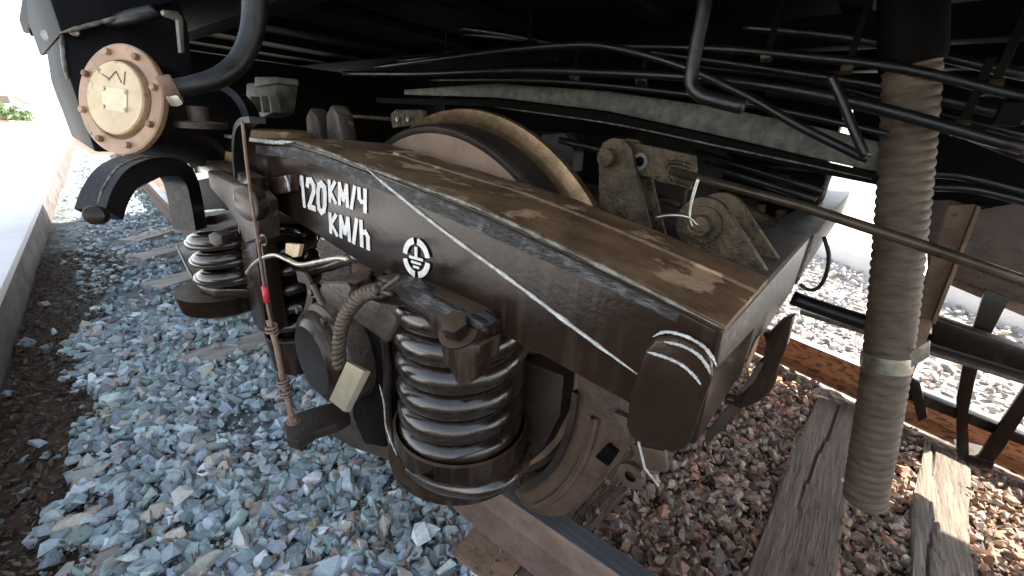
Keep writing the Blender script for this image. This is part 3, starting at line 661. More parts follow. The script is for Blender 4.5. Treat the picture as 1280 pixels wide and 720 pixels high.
# twisted wire rope with a tin tag
rp = smooth_path([at(*p, y=-1.235) for p in [(478, 362), (455, 368), (438, 385), (428, 405), (424, 430), (424, 458)]], 16)
fr = frames(rp)
for s in range(3):
    pts = [p+(n_*math.cos(i*.55+2.1*s)+b_*math.sin(i*.55+2.1*s))*.0085 for i, (p, (t_, n_, b_)) in enumerate(zip(rp, fr))]
    obj('rope_strand', tube(pts, .0075, 8), 'rope', bogie, 3)
for s in range(2):
    pts = [at(*p, y=-1.24) for p in ([(478, 362), (492, 352), (500, 345)], [(440, 385), (470, 366), (490, 368)])[s]]
    obj('rope_tail', tube(smooth_path(pts, 5), .004, 6), 'rope', bogie, 3)
tagp = [(433, 452), (455, 464), (430, 515), (411, 500)]
obj('tin_tag', prism([at(*p, y=-1.26) for p in tagp], (.006, .012, -.004), .002, 2), 'tin', bogie, .5, 'beige tin tag hanging from the wire rope')

# brake block and shoe under the frame end
def arc_block(name, r0, r1, y0, y1, a0, a1, m, parent, label=None, bev=.01):
    n = 22; c = Vector((cx, 0, cz)); inner, outer = [], []
    bm = bmesh.new(); rings = []
    sec = [(r0, y0+bev), (r0+bev*.3, y0+bev*.3), (r0+bev, y0), (r1-bev*2, y0+.002), (r1-bev*.6, y0+bev*.7), (r1, y0+bev*2), (r1, y1), (r0, y1)]
    for i in range(n+1):
        a = math.radians(a0+(a1-a0)*i/n); e = 1-.45*max(0, 2*i/n-1-.5)**2/.25-.05*max(0, abs(2*i/n-1)-.7)/.3
        rings.append([bm.verts.new((cx+(r0+(r-r0)*e)*math.cos(a), y, cz+(r0+(r-r0)*e)*math.sin(a))) for r, y in sec])
    for i in range(n):
        for k in range(len(sec)): bm.faces.new((rings[i][k], rings[i][(k+1) % len(sec)], rings[i+1][(k+1) % len(sec)], rings[i+1][k]))
    bm.faces.new(rings[0]); bm.faces.new(rings[-1][::-1])
    return obj(name, bm, m, parent, .7, label)
bk = arc_block('brake_block', RW+.004, RW+.115, -.92, -.76, 8, -42, 'brakedust', bogie, 'rusty brown curved brake block against the wheel')
arc_block('block_rib', RW+.05, RW+.075, -.934, -.91, 0, -37, 'brakedust', bk)
arc_block('block_rib', RW+.006, RW+.02, -.932, -.91, 4, -39, 'disc_dark', bk)
for pix, m in (([(772, 510), (795, 520), (792, 545), (772, 535)], 'brakedust'), ([(748, 566), (762, 552), (776, 562), (765, 578)], 'matteblack'), ([(795, 550), (835, 558), (838, 585), (800, 580)], 'brakedust')):
    obj('block_lug', prism([at(*p, y=-.92) for p in pix], (0, -.018, 0), .004, 2), m, bk, .5)
obj('ring_lug', lathe([(.012, 0), (.026, 0), (.028, .004), (.028, .016), (.012, .016)], at(792, 590, y=-.935), (0, -1, 0), 24), 'brakedust', bk, .5)
obj('twig', tube([at(798, 552, y=-.99), at(806, 585, y=-.97), at(823, 607, y=-.95)], .0025, 6), 'paleweld', bk, 3, 'pale thin twig stuck to the brake block')
obj('brake_hood', prism([at(*p, y=-.90) for p in [(655, 450), (705, 470), (700, 520), (680, 560), (660, 580), (645, 560)]], (0, .10, 0), .01, 2), 'disc_dark', bogie, .5)

# lugs on the inner side of the frame
def teardrop(c, R, base, n=14):
    """outline from a round head c,R down to two base points (pixels)"""
    out = []
    a0 = math.atan2(base[0][1]-c[1], base[0][0]-c[0]); 
    for k in range(n+1):
        a = math.radians(base[2]+(base[3]-base[2])*k/n); out.append((c[0]+R*math.cos(a), c[1]+R*math.sin(a)))
    return out+[base[0], base[1]]
fp = teardrop((879, 281), 35, ((966, 350), (872, 340), 150, 330))
for yy, dx, lab in ((-.86, 0, 'nearer plate of the greasy lug'), (-.76, 0, 'farther plate of the greasy lug')):
    pl = [at(*p, y=-.86)+Vector((0, yy+.86, 0)) for p in fp]
    lug = obj('lug_plate', prism(pl, (0, .018, 0), .004, 2), 'grease', bogie, .5, lab)
pc = at(878, 281, y=-.86)
obj('pin_washer', cyl(pc, (0, -1, 0), .032, .006, .002, 32), 'grease', bogie, .5)
obj('lug_pin', cyl(pc+Vector((0, .2, 0)), (0, -1, 0), .018, .225, .003, 28), 'grease', bogie, .5, 'greasy pin through the lug')
obj('split_pin', tube(smooth_path([at(*p, y=-.885) for p in [(820, 272), (840, 269), (862, 272), (872, 282)]], 5), .0032, 7), 'clamp', bogie, 3)
obj('hook_wire', tube(smooth_path([at(*p, y=-.885) for p in [(873, 222), (866, 245), (862, 268), (866, 285)]], 5), .0028, 7), 'clamp', bogie, 3)
gp = [at(*p, y=-.86) for p in [(846, 270)]]
# tall lug and link plate with the long pull rod
YL = -.72
for dy, lab in ((0, 'nearer plate of the tall lug'), (.07, 'farther plate of the tall lug')):
    pl = [at(*p, y=YL)+Vector((0, dy, 0)) for p in [(748, 190), (753, 178), (765, 172), (780, 174), (789, 186), (795, 215), (812, 285), (816, 300), (750, 300), (748, 240)]]
    obj('lug_plate', prism(pl, (0, .015, 0), .004, 2), 'grease', bogie, .5, lab)
obj('lug_pin', cyl(at(762, 197, y=YL)+Vector((0, .1, 0)), (0, -1, 0), .020, .125, .003, 24), 'grease', bogie, .5)
lk = [at(*p, y=YL+.03) for p in [(783, 176), (868, 194), (870, 212), (862, 238), (850, 236), (790, 216)]]
link_ = obj('link_plate', prism(lk, (0, .016, 0), .004, 2), 'grease', bogie, .5, 'flat greasy link plate between tall lug and rod')
obj('link_hole', lathe([(.011, .0), (.018, 0), (.019, .003), (.011, .003)], at(800, 202, y=YL+.03), (0, -1, 0), 28), 'weld', link_, .5)
obj('hole_shadow', cyl(at(800, 202, y=YL+.03), (0, -1, 0), .0112, .0015, .0003, 24), 'matteblack', link_, .5)
for q in ([(832, 212), (834, 204), (845, 203), (858, 206), (866, 210)], [(834, 220), (838, 228), (850, 231), (862, 236)]):
    weld('weld_seam', [at(*p, y=YL+.028) for p in q], .0045, 'grease', link_, None, .6)
obj('pull_rod', tube([at(838, 213, y=YL+.015), at(1000, 257, y=YL+.015), at(1150, 306, y=YL+.015), at(1300, 359, y=YL+.015)], .0088, 14), 'rod_dark', bogie, 3, 'long round pull rod crossing in front of the ribbed hose')
# small far link and shackle knobs
obj('link_plate', prism([at(*p, y=-.62) for p in [(488, 142), (494, 137), (527, 137), (530, 146), (520, 156), (490, 160)]], (0, .02, 0), .004, 2), 'grease', bogie, .5, 'small link plate left of the wheel')
for p in ((497, 149), (510, 149)): obj('link_hole', cyl(at(*p, y=-.622), (0, -1, 0), .010, .002, .0005, 20), 'clamp', bogie, .5)
obj('pull_rod', tube([at(390, 141, y=-.6), at(490, 149, y=-.6)], .008, 10), 'grease', bogie, 3, 'short rod left of the wheel')
for p in ((390, 160), (416, 158)):
    c = at(*p, y=-.98); obj('shackle_knob', prism([c+Vector((-.05, 0, -.06)), c+Vector((.05, 0, -.06)), c+Vector((.035, 0, .035)), c+Vector((0, 0, .06)), c+Vector((-.04, 0, .03))], (0, .05, 0), .01, 2), 'axle', bogie, .5)
# far side frame and inner bracing, in the dark behind
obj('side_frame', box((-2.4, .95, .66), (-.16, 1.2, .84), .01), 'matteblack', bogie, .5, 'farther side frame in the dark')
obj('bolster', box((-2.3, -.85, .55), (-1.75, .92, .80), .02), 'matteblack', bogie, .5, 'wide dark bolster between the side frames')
obj('brake_beam', tube([(-.34, -.8, .55), (-.34, .85, .55)], .035, 16), 'disc_dark', bogie, 3)
obj('brake_lever', prism([at(*p, y=-.35) for p in [(800, 230), (812, 234), (830, 330), (812, 330)]], (0, .02, 0), .004), 'grease', bogie, .5)
for k, (a_, b_, yy, r_) in enumerate([((812, 245), (870, 262), -.3, .012), ((862, 215), (852, 262), -.5, .006), ((925, 260), (1000, 300), -.2, .02), ((952, 255), (950, 285), .0, .012), ((978, 262), (976, 300), .1, .02)]):
    obj('brace_rod', tube([at(*a_, y=yy), at(*b_, y=yy)], r_, 8), 'grease', bogie, 3)

# central suspension: far springs, tray, hanger and the black post
c2 = at(288, 325, y=-1.22)
spring((c2.x, c2.y), .085, .022, c2.z-.09, c2.z+.12, 3.3, 'coil', bogie, ph=.4, label='short thick coil spring in the far tray')
spring((c2.x-.02, c2.y+.02), .115, .016, c2.z-.09, c2.z+.12, 3.4, 'coil', bogie, ph=1.4, label='wide outer coil spring in the far tray')
tr = [(220, 306), (236, 296), (262, 300), (310, 338), (310, 362), (266, 362), (248, 356), (238, 342)]
obj('spring_tray', prism([at(*p, z=c2.z-.10) for p in tr], (0, 0, -.035), .006, 2), 'paint', bogie, .5, 'angular tray around the far springs')
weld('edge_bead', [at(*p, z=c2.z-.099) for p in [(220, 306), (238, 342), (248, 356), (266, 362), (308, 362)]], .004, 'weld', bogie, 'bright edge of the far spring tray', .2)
obj('spring_cup', lathe([(0, 0), (.10, 0), (.15, .03), (.16, .10), (0, .10)], at(285, 386, y=-1.2), (0, 0, 1), 32), 'paint', bogie, .5, 'round pan under the far springs')
hg = [(240, 198), (262, 200), (300, 216), (306, 258), (300, 292), (262, 296), (238, 285), (232, 250)]
obj('hanger_box', prism([at(*p, y=-1.21) for p in hg], (0, .05, 0), .012, 3), 'paint', bogie, .5, 'dark hanger casting above the far springs')
obj('hanger_pocket', prism([at(*p, y=-1.216) for p in [(242, 226), (262, 222), (284, 246), (290, 262), (250, 262), (243, 252)]], (0, .004, 0), .001), 'matteblack', bogie, .5)
weld('edge_bead', [at(*p, y=-1.222) for p in [(236, 232), (240, 256), (248, 264), (282, 262)]], .005, 'paleweld', bogie, 'pale lip of the hanger pocket', .2)
obj('hanger_bolt', cyl(at(285, 296, y=-1.25), (.6, -.8, .1), .024, .05, .004, 6), 'axle', bogie, .5)
obj('hanger_casting', prism([at(*p, y=-1.24) for p in [(258, 212), (300, 232), (318, 250), (322, 300), (306, 306), (296, 280), (282, 258), (262, 235)]], (0, .06, 0), .012, 3), 'axle', bogie, .5, 'worn brown casting of the spring hanger')
obj('hanger_pad', cyl(at(322, 252, y=-1.27), (.35, -1, 0), .042, .03, .008, 32), 'paint', bogie, .5)
obj('bump_stop', prism([at(*p, y=-1.175) for p in [(330, 224), (362, 218), (364, 240), (334, 246)]], (0, .025, 0), .006, 2), 'paint', bogie, .5, 'short black stop on the frame side')
weld('weld_seam', [at(*p, y=-1.177) for p in [(327, 226), (331, 236), (334, 246)]], .003, 'paleweld', bogie, None, .3)
weld('weld_seam', [at(*p, y=-1.177) for p in [(356, 219), (360, 228), (362, 240)]], .003, 'paleweld', bogie, None, .3)
post = bmesh.new()
for dx in (0, 1):
    pp_ = [[(296, 215), (312, 222), (322, 330), (334, 420), (317, 405), (303, 330)], [(314, 300), (326, 300), (338, 380), (344, 412), (334, 420), (323, 360)]][dx]
    obj('post_plate', prism([at(*p, y=-1.23+.01*dx) for p in pp_], (0, .04, 0), .004, 2), 'paint', bogie, .5, ('nearer', 'farther')[dx]+' plate of the dark vertical post')
# bracket plate with bolts under the frame
br = [(322, 268), (340, 262), (404, 290), (396, 306), (372, 310), (345, 300)]
obj('bracket_plate', prism([at(*p, z=.60) for p in br], (0, 0, -.012), .003, 2), 'paint', bogie, .5, 'drilled bracket plate under the frame')
for p in ((346, 286), (362, 290)): obj('plate_hole', cyl(at(*p, z=.601), (0, 0, 1), .013, .0015, .0003, 18), 'matteblack', bogie, .5)
hexbolt('hex_bolt', at(372, 290, z=.60), (0, 0, 1), .022, .03, 'paint', bogie, True, 'hexagonal bolt on the drilled bracket')
obj('pale_clip', prism([at(*p, y=-1.25) for p in [(357, 304), (375, 306), (372, 321), (366, 322), (356, 316)]], (0, .01, 0), .002), 'cream', bogie, .5, 'small pale clip under the bracket plate')
obj('cable', tube(smooth_path([at(*p, y=-1.26) for p in [(309, 341), (318, 330), (330, 322), (345, 319), (360, 325), (375, 331), (395, 328), (420, 323), (436, 324)]], 6), .0055, 8), 'clamp', bogie, 3, 'thin pale cable curving across to the post')
obj('big_pipe', tube(smooth_path([at(*p, y=-1.13) for p in [(346, 322), (358, 334), (385, 338), (415, 332), (445, 322), (470, 330)]], 6), .014, 14), 'coil', bogie, 3, 'glossy thick pipe behind the pale cable')

# thin hanging rod with a red sleeve
rod = thing('hanging_rod', at(367, 530, y=-1.30), 'thin rusty vertical rod with a small red sleeve and wire windings', 'rod')
rpts = [at(*p, y=-1.30) for p in [(303, 152), (311, 225), (322, 300), (333, 375), (345, 430), (356, 485), (367, 530)]]
obj('rod', tube(smooth_path(rpts, 5), .0032, 8), 'rodrust', rod, 3)
lw = [at(*p, y=-1.30) for p in [(336, 400), (346, 435), (356, 485), (366, 524)]]
obj('rod_sleeve', tube(smooth_path(lw, 5), .0072, 8, wob=.25), 'rodrust', rod, 3)
obj('red_sleeve', tube([at(331, 358, y=-1.301), at(334, 377, y=-1.301)], .0072, 10), 'red', rod, 3, 'short red plastic sleeve')
for p in ((340, 412), (354, 478), (357, 492)):
    c = at(*p, y=-1.302); obj('winding', tube(smooth_path([c+Vector((.014*math.cos(a), .012*math.sin(a), .0016*a-.012)) for a in np.linspace(0, 15, 40)], 2), .0028, 6), 'rodrust', rod, 3)
hexbolt('rod_nut', at(367, 527, y=-1.30), (0, 0, 1), .012, .012, 'rodrust', rod)
# dark strap over the top of the frame
obj('strap', tube(smooth_path([at(*p, y=-1.2) for p in [(322, 150), (310, 152), (302, 165), (300, 200), (304, 240), (307, 290)]], 6), 0, prof=[(-.018, -.007), (.018, -.007), (.018, .007), (-.018, .007)]), 'black', bogie, .5, 'black strap bent over the frame edge')

# tie plate and spike heads where the nearer rail crosses the sleeper
p = at(640, 690, z=-.155)
tp = tag(obj('tie_plate', prism([Vector(q)+Vector((p.x-.04, p.y-.03, -.160)) for q in ((-.09, -.10, 0), (.09, -.08, 0), (.08, .10, 0), (-.10, .08, 0))], (0, 0, .012), .003), 'rust'), 'rusty plate under the nearer rail at the bottom edge', 'tie plate')

# small bolts along the frame and the yoke
for p in ((1, 0),):
    for q in ((318, 262), (330, 300)):
        hexbolt('bolt', at(*q, y=-1.275), (.2, -1, .1), .010, .012, 'axle', bogie)
for q in ((392, 366), (448, 372)):
    hexbolt('bolt', at(*q, y=-1.172), (0, -1, .2), .010, .010, 'axle', box_)
for q in ((240, 212), (250, 280), (292, 226)):
    hexbolt('bolt', at(*q, y=-1.212), (.1, -1, 0), .012, .012, 'paint', bogie)

# ================================================================== THE CARRIAGE ABOVE
car = thing('railway_carriage', (0, 0, 1.6), 'black underside of a railway carriage with long pipes and a pale beam', 'railway carriage')
# floor pan with cross ribs
obj('floor_pan', box((-5.5, -1.38, 1.50), (3.2, 1.5, 1.60), .01), 'matteblack', car, .5, 'black floor pan of the carriage')
for x in np.arange(-5.2, 3.2, .62):
    obj('cross_rib', box((x, -1.36, 1.46), (x+.07, 1.40, 1.499), .006), 'matteblack', car, .5)
for y in (-.95, .35, .95):
    obj('floor_beam', box((-5.5, y, 1.36), (3.2, y+.09, 1.459), .006), 'matteblack', car, .5)
obj('side_sill', box((-5.5, 1.40, 1.30), (3.2, 1.48, 1.499), .008), 'matteblack', car, .5)
obj('dark_casing', box((-3.4, 1.25, .05), (-.20, 1.385, 1.355), .01), 'matteblack', car, .5, 'black equipment casing behind the wheel')
obj('dark_casing', box((.12, 1.40, .56), (.96, 1.46, 1.30), .012), 'matteblack', car, .5, 'black casing added at the right behind the hose to block sun')  # added casing, blocks the sun to shape patches on sleepers and stones
obj('dark_casing', box((-3.6, -.84, .15), (-3.45, 1.37, 1.355), .01), 'matteblack', car, .5, 'black cross casing beyond the bogie')
obj('side_skirt', prism([at(*p, y=.75) for p in [(1066, 100), (1330, 100), (1330, 262), (1165, 256), (1110, 232), (1066, 214)]], (0, .03, 0), .004), 'matteblack', car, .5, 'black skirt panel above the gap at the right')
# corner box at the upper left
cb = [at(*p, x=-1.9) for p in [(52, -30), (76, 42), (196, 8), (330, -30), (330, -200), (40, -200)]]
obj('corner_box', prism(cb, (-1.2, .0, 0), .01, 2), 'flat_black', car, .5, 'black sheet metal box at the carriage corner')
cb = [at(*p, x=-1.96) for p in [(77, 40), (85, 95), (118, 190), (215, 190), (245, 120), (235, 30), (222, 0)]]
obj('corner_panel', prism(cb, (-.8, 0, 0), .01, 2), 'flat_black', car, .5, 'lower panel of the corner box')
weld('edge_bead', [at(*p, x=-1.89) for p in [(76, 41), (136, 25), (196, 8)]], .006, 'weld', car, 'pale lower edge of the corner box', .15)
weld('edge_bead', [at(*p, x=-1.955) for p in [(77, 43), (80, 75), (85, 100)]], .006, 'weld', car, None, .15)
obj('box_knob', cyl(at(94, 41, x=-1.94), (1, -.2, 0), .012, .02, .004, 16), 'clamp', car, .5)
obj('bracket_edge', prism([at(*p, x=-1.5) for p in [(203, 12), (222, 14), (229, 22), (231, 66), (226, 66), (222, 24), (205, 18)]], (-.03, 0, 0), .003), 'galv', car, .5, 'pale bent bracket edge beside the corner box')
obj('box_arm', tube([at(196, 14, x=-1.7), at(60, 45, x=-2.4)], .02, 8), 'black', car, 3)
# pale long beam
def strip(name, up, lo, y, th, m, lab=None):
    return obj(name, prism([at(*p, y=y) for p in up]+[at(*p, y=y) for p in lo[::-1]], (0, th, 0), .004, 2), m, car, .5, lab)
strip('long_beam', [(505, 112), (620, 104), (760, 114), (900, 134), (1020, 158), (1102, 178)], [(505, 118), (620, 122), (760, 139), (900, 170), (1020, 198), (1100, 216)], -.12, .03, 'galv', 'long pale mottled beam running under the floor')
strip('beam_flange', [(470, 122), (620, 124), (760, 141), (900, 172), (1020, 200), (1100, 218)], [(470, 128), (620, 134), (760, 154), (900, 188), (1020, 216), (1100, 232)], -.155, .05, 'matteblack', 'dark lower flange of the pale beam')
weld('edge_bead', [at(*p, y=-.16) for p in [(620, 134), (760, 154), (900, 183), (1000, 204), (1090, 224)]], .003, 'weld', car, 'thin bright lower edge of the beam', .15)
# pipes
def pipe(pix, y, r, m='black', lab=None, name='pipe'):
    ys = y if isinstance(y, (list, tuple)) else [y]*len(pix)
    return obj(name, tube(smooth_path([at(*p, y=q) for p, q in zip(pix, ys)], 8), r, 12), m, car, 3, lab)
pipe([(430, 92), (520, 92), (640, 88), (760, 91), (900, 100), (1060, 126), (1280, 186)], -.25, .013)
pipe([(470, 84), (560, 72), (640, 62), (720, 56), (770, 60), (850, 82), (930, 118), (1000, 158), (1085, 200)], -.33, .010, lab='cable dipping across in front of the pale beam')
pipe([(500, 76), (620, 64), (720, 58), (880, 60), (1000, 70), (1130, 86), (1290, 124)], -.2, .011)
pipe([(540, 100), (680, 101), (860, 118), (1000, 143), (1110, 168)], -.22, .008)
pipe([(790, 62), (880, 74), (1000, 92), (1100, 108), (1290, 150)], -.1, .012)
pipe([(960, 112), (1060, 128), (1170, 152), (1290, 196)], -.05, .016)
pipe([(930, 34), (1020, 42), (1100, 54), (1290, 96)], -.05, .012)
pipe([(860, 82), (1000, 98), (1120, 128), (1290, 172)], 0, .010)
pipe([(1130, 218), (1180, 218), (1220, 224), (1320, 250)], .1, .012)
pipe([(1130, 234), (1175, 234), (1225, 238), (1320, 262)], .1, .012)
pipe([(340, 20), (460, 24), (600, 38), (720, 60)], .1, .012)
pipe([(450, 30), (600, 44), (700, 52)], .2, .010)
pipe([(1038, 95), (1052, 125), (1066, 160), (1082, 196)], -.38, .009, lab='short black hose dropping to the end of the pale beam')
pipe([(884, -30), (880, 10), (870, 60), (864, 100), (872, 116), (890, 124), (930, 134)], -.55, .0155, lab='thick black bent handrail pipe hanging from the top edge')
for p, s in (((663, 60), .02), ((690, 70), .018), ((1262, 145), .02), ((803, 108), .012)):
    c = at(*p, y=-.2); obj('pipe_clip', box((c.x-s, c.y-.02, c.z-s), (c.x+s, c.y+.02, c.z+s*1.3), .004), 'matteblack', car, .5)
# straps that carry the pipes
for p, h in (((560, 70), .10), ((663, 58), .12), ((803, 100), .10), ((960, 70), .14), ((1060, 84), .16), ((1240, 110), .16), ((720, 96), .12), ((1200, 160), .14)):
    c = at(*p, y=-.18); obj('pipe_strap', box((c.x-.008, c.y-.012, c.z-.02), (c.x+.008, c.y-.006, c.z+h), .002), 'matteblack', car, .5)
    obj('strap_clamp', tube([c+Vector((-.012, -.01, .0)), c+Vector((.012, -.01, .0))], .018, 12), 'rod_dark', car, .5)
# things hanging far behind, in the dark
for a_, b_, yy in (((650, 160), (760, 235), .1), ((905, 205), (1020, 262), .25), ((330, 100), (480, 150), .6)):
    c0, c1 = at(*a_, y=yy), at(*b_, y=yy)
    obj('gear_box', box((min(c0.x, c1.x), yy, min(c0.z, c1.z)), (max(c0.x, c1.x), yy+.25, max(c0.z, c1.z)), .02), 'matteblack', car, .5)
for a_, b_, yy in (((870, 190), (1030, 240), .2), ((880, 205), (1020, 250), .1), ((700, 175), (760, 190), -.1)):
    obj('brace_rod', tube([at(*a_, y=yy), at(*b_, y=yy)], .014, 10), 'black', car, 3)
obj('slack_adjuster', prism([at(*p, y=-.1) for p in [(676, 168), (706, 165), (718, 190), (716, 215), (700, 215), (680, 200)]], (0, .08, 0), .01), 'disc_dark', car, .5)
obj('valve_body', prism([at(*p, y=-.9) for p in [(308, 104), (345, 100), (345, 114), (342, 140), (330, 146), (306, 146)]], (0, .08, 0), .005), 'galv', car, .5, 'small greenish valve body above the frame')
obj('valve_cap', prism([at(*p, y=-.91) for p in [(318, 96), (345, 96), (346, 104), (318, 108)]], (0, .08, 0), .003), 'galv', car, .5)
for p in ((314, 130), (327, 130), (338, 130)): obj('valve_fin', box(tuple(at(*p, y=-.93)-Vector((.012, 0, .03))), tuple(at(*p, y=-.93)+Vector((.012, .03, .03))), .003), 'galv', car, .5)
# right: post, conduit, step frames
pst = [at(*p, y=.12) for p in [(1186, 256), (1222, 256), (1168, 400), (1130, 500), (1118, 540), (1108, 520), (1140, 400)]]
obj('hanger_post', prism(pst, (0, .03, 0), .004), 'rust', car, .5, 'flat rusty post slanting down beside the hose')
pst = [at(*p, y=.115) for p in [(1219, 256), (1224, 258), (1168, 402), (1163, 400)]]
obj('post_edge', prism(pst, (0, -.03, 0), .002), 'rust', car, .5)
pipe([(990, 372), (1060, 396), (1150, 424), (1290, 466)], .35, .030, 'black', 'thick black conduit pipe running low behind the hose')
obj('conduit_strip', prism([at(*p, y=.36) for p in [(1000, 388), (1085, 414), (1165, 438), (1290, 476), (1290, 484), (1165, 445), (1085, 420), (1000, 393)]], (0, .03, 0), .002), 'galv', car, .5, 'pale thin strip under the conduit pipe')
obj('step_beam', prism([at(*p, y=.30) for p in [(1164, 396), (1290, 440), (1290, 468), (1166, 430)]], (0, .06, 0), .004), 'paint', car, .5, 'black beam carrying the step frames')
obj('step_beam', prism([at(*p, y=.42) for p in [(1120, 480), (1290, 548), (1290, 562), (1120, 494)]], (0, .04, 0), .004), 'paint', car, .5)
for pix in ([(1180, 330), (1290, 340), (1290, 400), (1160, 345)],):
    obj('side_panel', prism([at(*p, y=.5) for p in pix], (0, .05, 0), .004), 'rust', car, .5)
obj('side_panel', prism([at(*p, y=.45) for p in [(1158, 250), (1190, 250), (1225, 262), (1290, 250), (1290, 385), (1215, 356), (1160, 335)]], (0, .04, 0), .004), 'brakedust', car, .5, 'dark brown panel at the right edge')
for pix in ([(1232, 362), (1262, 374), (1228, 440), (1218, 480), (1210, 520), (1212, 576), (1196, 576), (1196, 500), (1206, 440)],
            [(1290, 470), (1290, 506), (1256, 560), (1236, 586), (1216, 582), (1240, 545)],
            [(1133, 470), (1150, 478), (1160, 522), (1148, 528)]):
    obj('step_bar', prism([at(*p, y=.38) for p in pix], (0, .02, 0), .003), 'paint', car, .5, None)
obj('step_plate', prism([at(*p, y=.37) for p in [(1196, 566), (1244, 578), (1240, 588), (1208, 582)]], (0, .10, 0), .003), 'paint', car, .5, 'small foot plate of the step frame')
obj('wire_loop', tube(smooth_path([at(*p, y=.0) for p in [(1030, 296), (1036, 320), (1032, 345), (1022, 360), (1010, 362), (1000, 355)]], 6), .006, 8), 'black', car, 3, 'thin black wire loop beside the cross beam')

# ribbed hose
hose = thing('ribbed_hose', at(1080, 640, y=-.12), 'thick brown ribbed hose hanging down with a steel band near its foot', 'hose')
hy = -.14
hp = smooth_path([at(*p, y=hy) for p in [(1141, -40), (1140, 70), (1134, 180), (1124, 300), (1112, 420), (1098, 520), (1086, 590), (1081, 626)]], 30)
L_ = [0]
for i in range(1, len(hp)): L_.append(L_[-1]+(hp[i]-hp[i-1]).length)
hR = .052
tot = L_[-1]
px_of = lambda p: None
bm = bmesh.new(); fr = frames(hp); rings = []
# resample finely for the ribs
N_ = 420; path = []
for k in range(N_+1):
    s = tot*k/N_; i = min(max(np.searchsorted(L_, s)-1, 0), len(hp)-2); t = (s-L_[i])/(L_[i+1]-L_[i]); path.append(hp[i].lerp(hp[i+1], t))
fr = frames(path); SG = 40
for k, (t_, n_, b_) in enumerate(fr):
    s = tot*k/N_; ring = []
    for j in range(SG):
        a = 2*PI*j/SG
        ph = (s/.024+j/SG)             # a shallow spiral rib
        f = ph % 1
        r = hR*(1+.12*(math.sin(PI*f)**.45-.6)+random.gauss(0, .0012))
        ring.append(bm.verts.new(path[k]+(n_*math.sin(a)+b_*math.cos(a))*r))
    rings.append(ring)
for k in range(N_):
    for j in range(SG): bm.faces.new((rings[k][j], rings[k][(j+1) % SG], rings[k+1][(j+1) % SG], rings[k+1][j]))
bm.faces.new(rings[0][::-1]); bm.faces.new(rings[-1])
obj('hose_tube', bm, 'hose', hose, 3)
c0, c1 = at(1112, 440, y=hy), at(1106, 464, y=hy); ax = (c1-c0)
k0 = min(range(N_), key=lambda k: (path[k]-c0).length); ax = fr[k0][0]
obj('hose_band', lathe([(hR*1.03, 0), (hR*1.085, 0), (hR*1.09, .003), (hR*1.09, .043), (hR*1.085, .046), (hR*1.03, .046)], path[k0], ax, 48), 'clamp', hose, .5, 'shiny steel band around the hose')
obj('band_tab', prism([at(*p, y=hy-.03) for p in [(1128, 446), (1163, 426), (1162, 446), (1132, 464)]], (0, .006, 0), .002), 'clamp', hose, .5, 'steel tab from the band to the slanting post')
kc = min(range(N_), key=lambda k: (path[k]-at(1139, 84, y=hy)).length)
obj('hose_shade_sleeve', lathe([(hR*.9, 0), (hR*1.18, .004), (hR*1.2, .02), (hR*1.2, (path[kc]-path[0]).length-.02), (hR*1.12, (path[kc]-path[0]).length), (hR*.9, (path[kc]-path[0]).length)], path[0], path[kc]-path[0], 40), 'matteblack', hose, .5, 'black sleeve put in for the shade at the top of the hose')  # black sleeve stands in for the shade over the hose top

# round drum with its cream cover
dn = Vector((.46, -.84, .27)).normalized()
dc = at(149, 124, d=1.66)
drum = thing('round_drum', dc-dn*.15-Vector((0, 0, .15)), 'black drum with a cream bolted cover plate and tan flange ring', 'drum')
DR = .140
obj('drum_body', lathe([(0, -.36), (DR-.02, -.36), (DR-.005, -.35), (DR-.005, -.02), (0, -.02)], dc, dn, 64), 'black', drum, .5)
obj('drum_band', lathe([(DR-.005, -.34), (DR+.018, -.335), (DR+.018, -.28), (DR-.005, -.275)], dc, dn, 64), 'black', drum, .5)
obj('flange_ring', lathe([(.107, -.02), (DR+.006, -.02), (DR+.010, -.015), (DR+.010, -.003), (DR+.006, .0), (.112, .0), (.107, -.004)], dc, dn, 72), 'tan', drum, .5, 'tan outer flange ring')
obj('step_ring', lathe([(0, -.022), (.111, -.022), (.111, -.010), (.098, -.008), (0, -.008)], dc, dn, 64), 'rust', drum, .5)
cv = obj('cover_plate', lathe([(0, -.010), (.097, -.010), (.099, .008), (.096, .012), (0, .012)], dc, dn, 64), 'cream', drum, .5, 'round cream cover plate')
du = Vector((0, 0, 1)); du = (du-dn*du.dot(dn)).normalized(); dv = du.cross(dn)
def dpt(a, b, h): return dc+dv*a+du*b+dn*h
sgn = 1 if dv.dot(RIGHT) > 0 else -1
def dq(a, b, h): return dc+dv*(a*sgn)+du*b+dn*h
npl = obj('name_plate', prism([dq(-.040, -.032, .0122), dq(.046, -.040, .0122), dq(.046, .024, .0122), dq(-.040, .030, .0122)], dn*.0022, .001, 1), 'plate', cv, .5, 'small rectangular name plate')
for a, b in ((-.034, .022), (.040, .016), (-.034, -.026), (.040, -.032)):
    obj('rivet', cyl(dq(a, b, .0142), dn, .0062, .003, .0015, 16), 'cream', npl, .5)
for (a, b, c_, d_) in ((-.02, .045, .006, .07), (.006, .07, .026, .04), (.034, .035, .038, .07), (-.045, .062, -.02, .05)):
    obj('stamp_mark', tube([dq(a, b, .0125), dq(c_, d_, .0125)], .0016, 6), 'rust', cv, 3)
for k in range(8):
    a = 2*PI*k/8+.28
    hexbolt('flange_bolt', dq(.129*math.cos(a), .129*math.sin(a), .0), dn, .0095, .012, 'rust' if k % 2 else 'tan', drum, False)
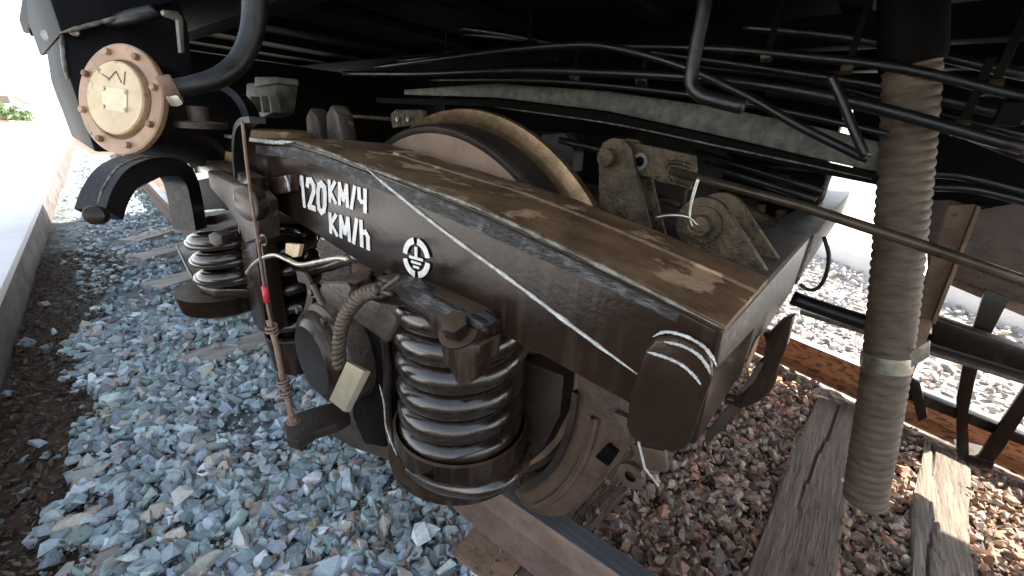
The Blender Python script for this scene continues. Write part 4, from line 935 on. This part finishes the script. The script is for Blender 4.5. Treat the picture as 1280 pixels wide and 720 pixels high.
# pipe leaving the drum to the right, with its hose clip
pd = lambda px, py, d: at(px, py, d=d)
obj('drum_pipe', tube(smooth_path([pd(208, 112, 1.27), pd(240, 107, 1.27), pd(275, 96, 1.28), pd(300, 75, 1.3), pd(316, 35, 1.32), pd(320, -30, 1.34)], 8), lambda t: .019+.010*t, 20), 'black', drum, 3, 'black bent pipe leaving the drum')
pc_ = pd(206, 113, 1.265); pdx = (pd(240, 107, 1.265)-pc_).normalized()
obj('pipe_clip', lathe([(.019, -.004), (.027, -.004), (.029, 0), (.029, .020), (.027, .024), (.019, .024)], pc_, pdx, 32), 'rust', drum, .5, 'hose clip at the pipe end')
obj('clip_screw', prism([pd(*p, 1.24) for p in [(206, 121), (213, 118), (221, 130), (213, 133)]], (.004, .012, 0), .002), 'clamp', drum, .5, 'screw housing of the hose clip')
obj('drum_foot', lathe([(0, 0), (.07, 0), (.07, .015), (.03, .02), (.03, .06), (0, .06)], pd(252, 160, 1.6), (0, 0, 1), 32), 'axle', drum, .5)
# black bent step bracket below the drum
stp = thing('bent_bracket', pd(170, 240, 1.5), 'black arched bracket below the round drum, ending in a round knob', 'bracket')
prof = [(-.045, -.014), (.045, -.014), (.045, .014), (-.045, .014)]
bpath = [pd(*p) for p in [(124, 268, 1.42), (133, 243, 1.44), (150, 220, 1.47), (178, 208, 1.52), (208, 208, 1.58), (224, 222, 1.62), (232, 250, 1.64), (238, 285, 1.66)]]
obj('bracket_arm', tube(smooth_path(bpath, 6), 0, prof=[(-.034, -.026), (.034, -.026), (.034, .026), (-.034, .026)]), 'black', stp, .5)
weld('edge_bead', [pd(p[0]-2, p[1]-8, p[2]-.06) for p in [(124, 262, 1.42), (133, 240, 1.44), (150, 217, 1.47), (178, 205, 1.52), (205, 204, 1.58)]], .003, 'weld', stp, 'pale upper edge of the arm', .2)
obj('bracket_knob', cyl(pd(125, 269, 1.36), (.9, -.45, .2), .022, .03, .007, 28), 'paint', stp, .5, 'round knob at the arm end')
obj('bracket_tube', tube([pd(150, 222, 1.9), pd(185, 205, 1.9), pd(228, 182, 1.95)], .050, 20), 'black', stp, 3, 'fat glossy tube above the arm')

# small bush and red board beyond the platform
bush = thing('bush', (-26, -3.2, -.2), 'small faint green bush far beyond the platform', 'bush')
lv, lf = [], []
bc = at(12, 152, d=26)
for _ in range(900):
    p = rng.normal(size=3); p /= np.linalg.norm(p); p = p*rng.uniform(.3, 1)*np.array([.8, .8, .6]); i = len(lv); q = np.array([bc.x, bc.y, bc.z])+p
    for _k in range(3): lv.append(tuple(q+rng.normal(size=3)*.09))
    lf.append((i, i+1, i+2))
me = bpy.data.meshes.new('foliage'); me.from_pydata(lv, [], lf); link('foliage', me, bush, 'leafgreen')
obj('stem', tube([(bc.x, bc.y, -.3), (bc.x, bc.y, bc.z)], .05, 8), 'bark', bush, 3)
rb = at(2, 160, d=24)
tag(obj('red_board', box((rb.x-.04, rb.y-.4, -.2), (rb.x+.04, rb.y+.25, rb.z+.25), .01), 'redcloth'), 'tiny faded red board at the left edge far away', 'board')
for o in bpy.data.objects:
    if '_w' in o: del o['_w']
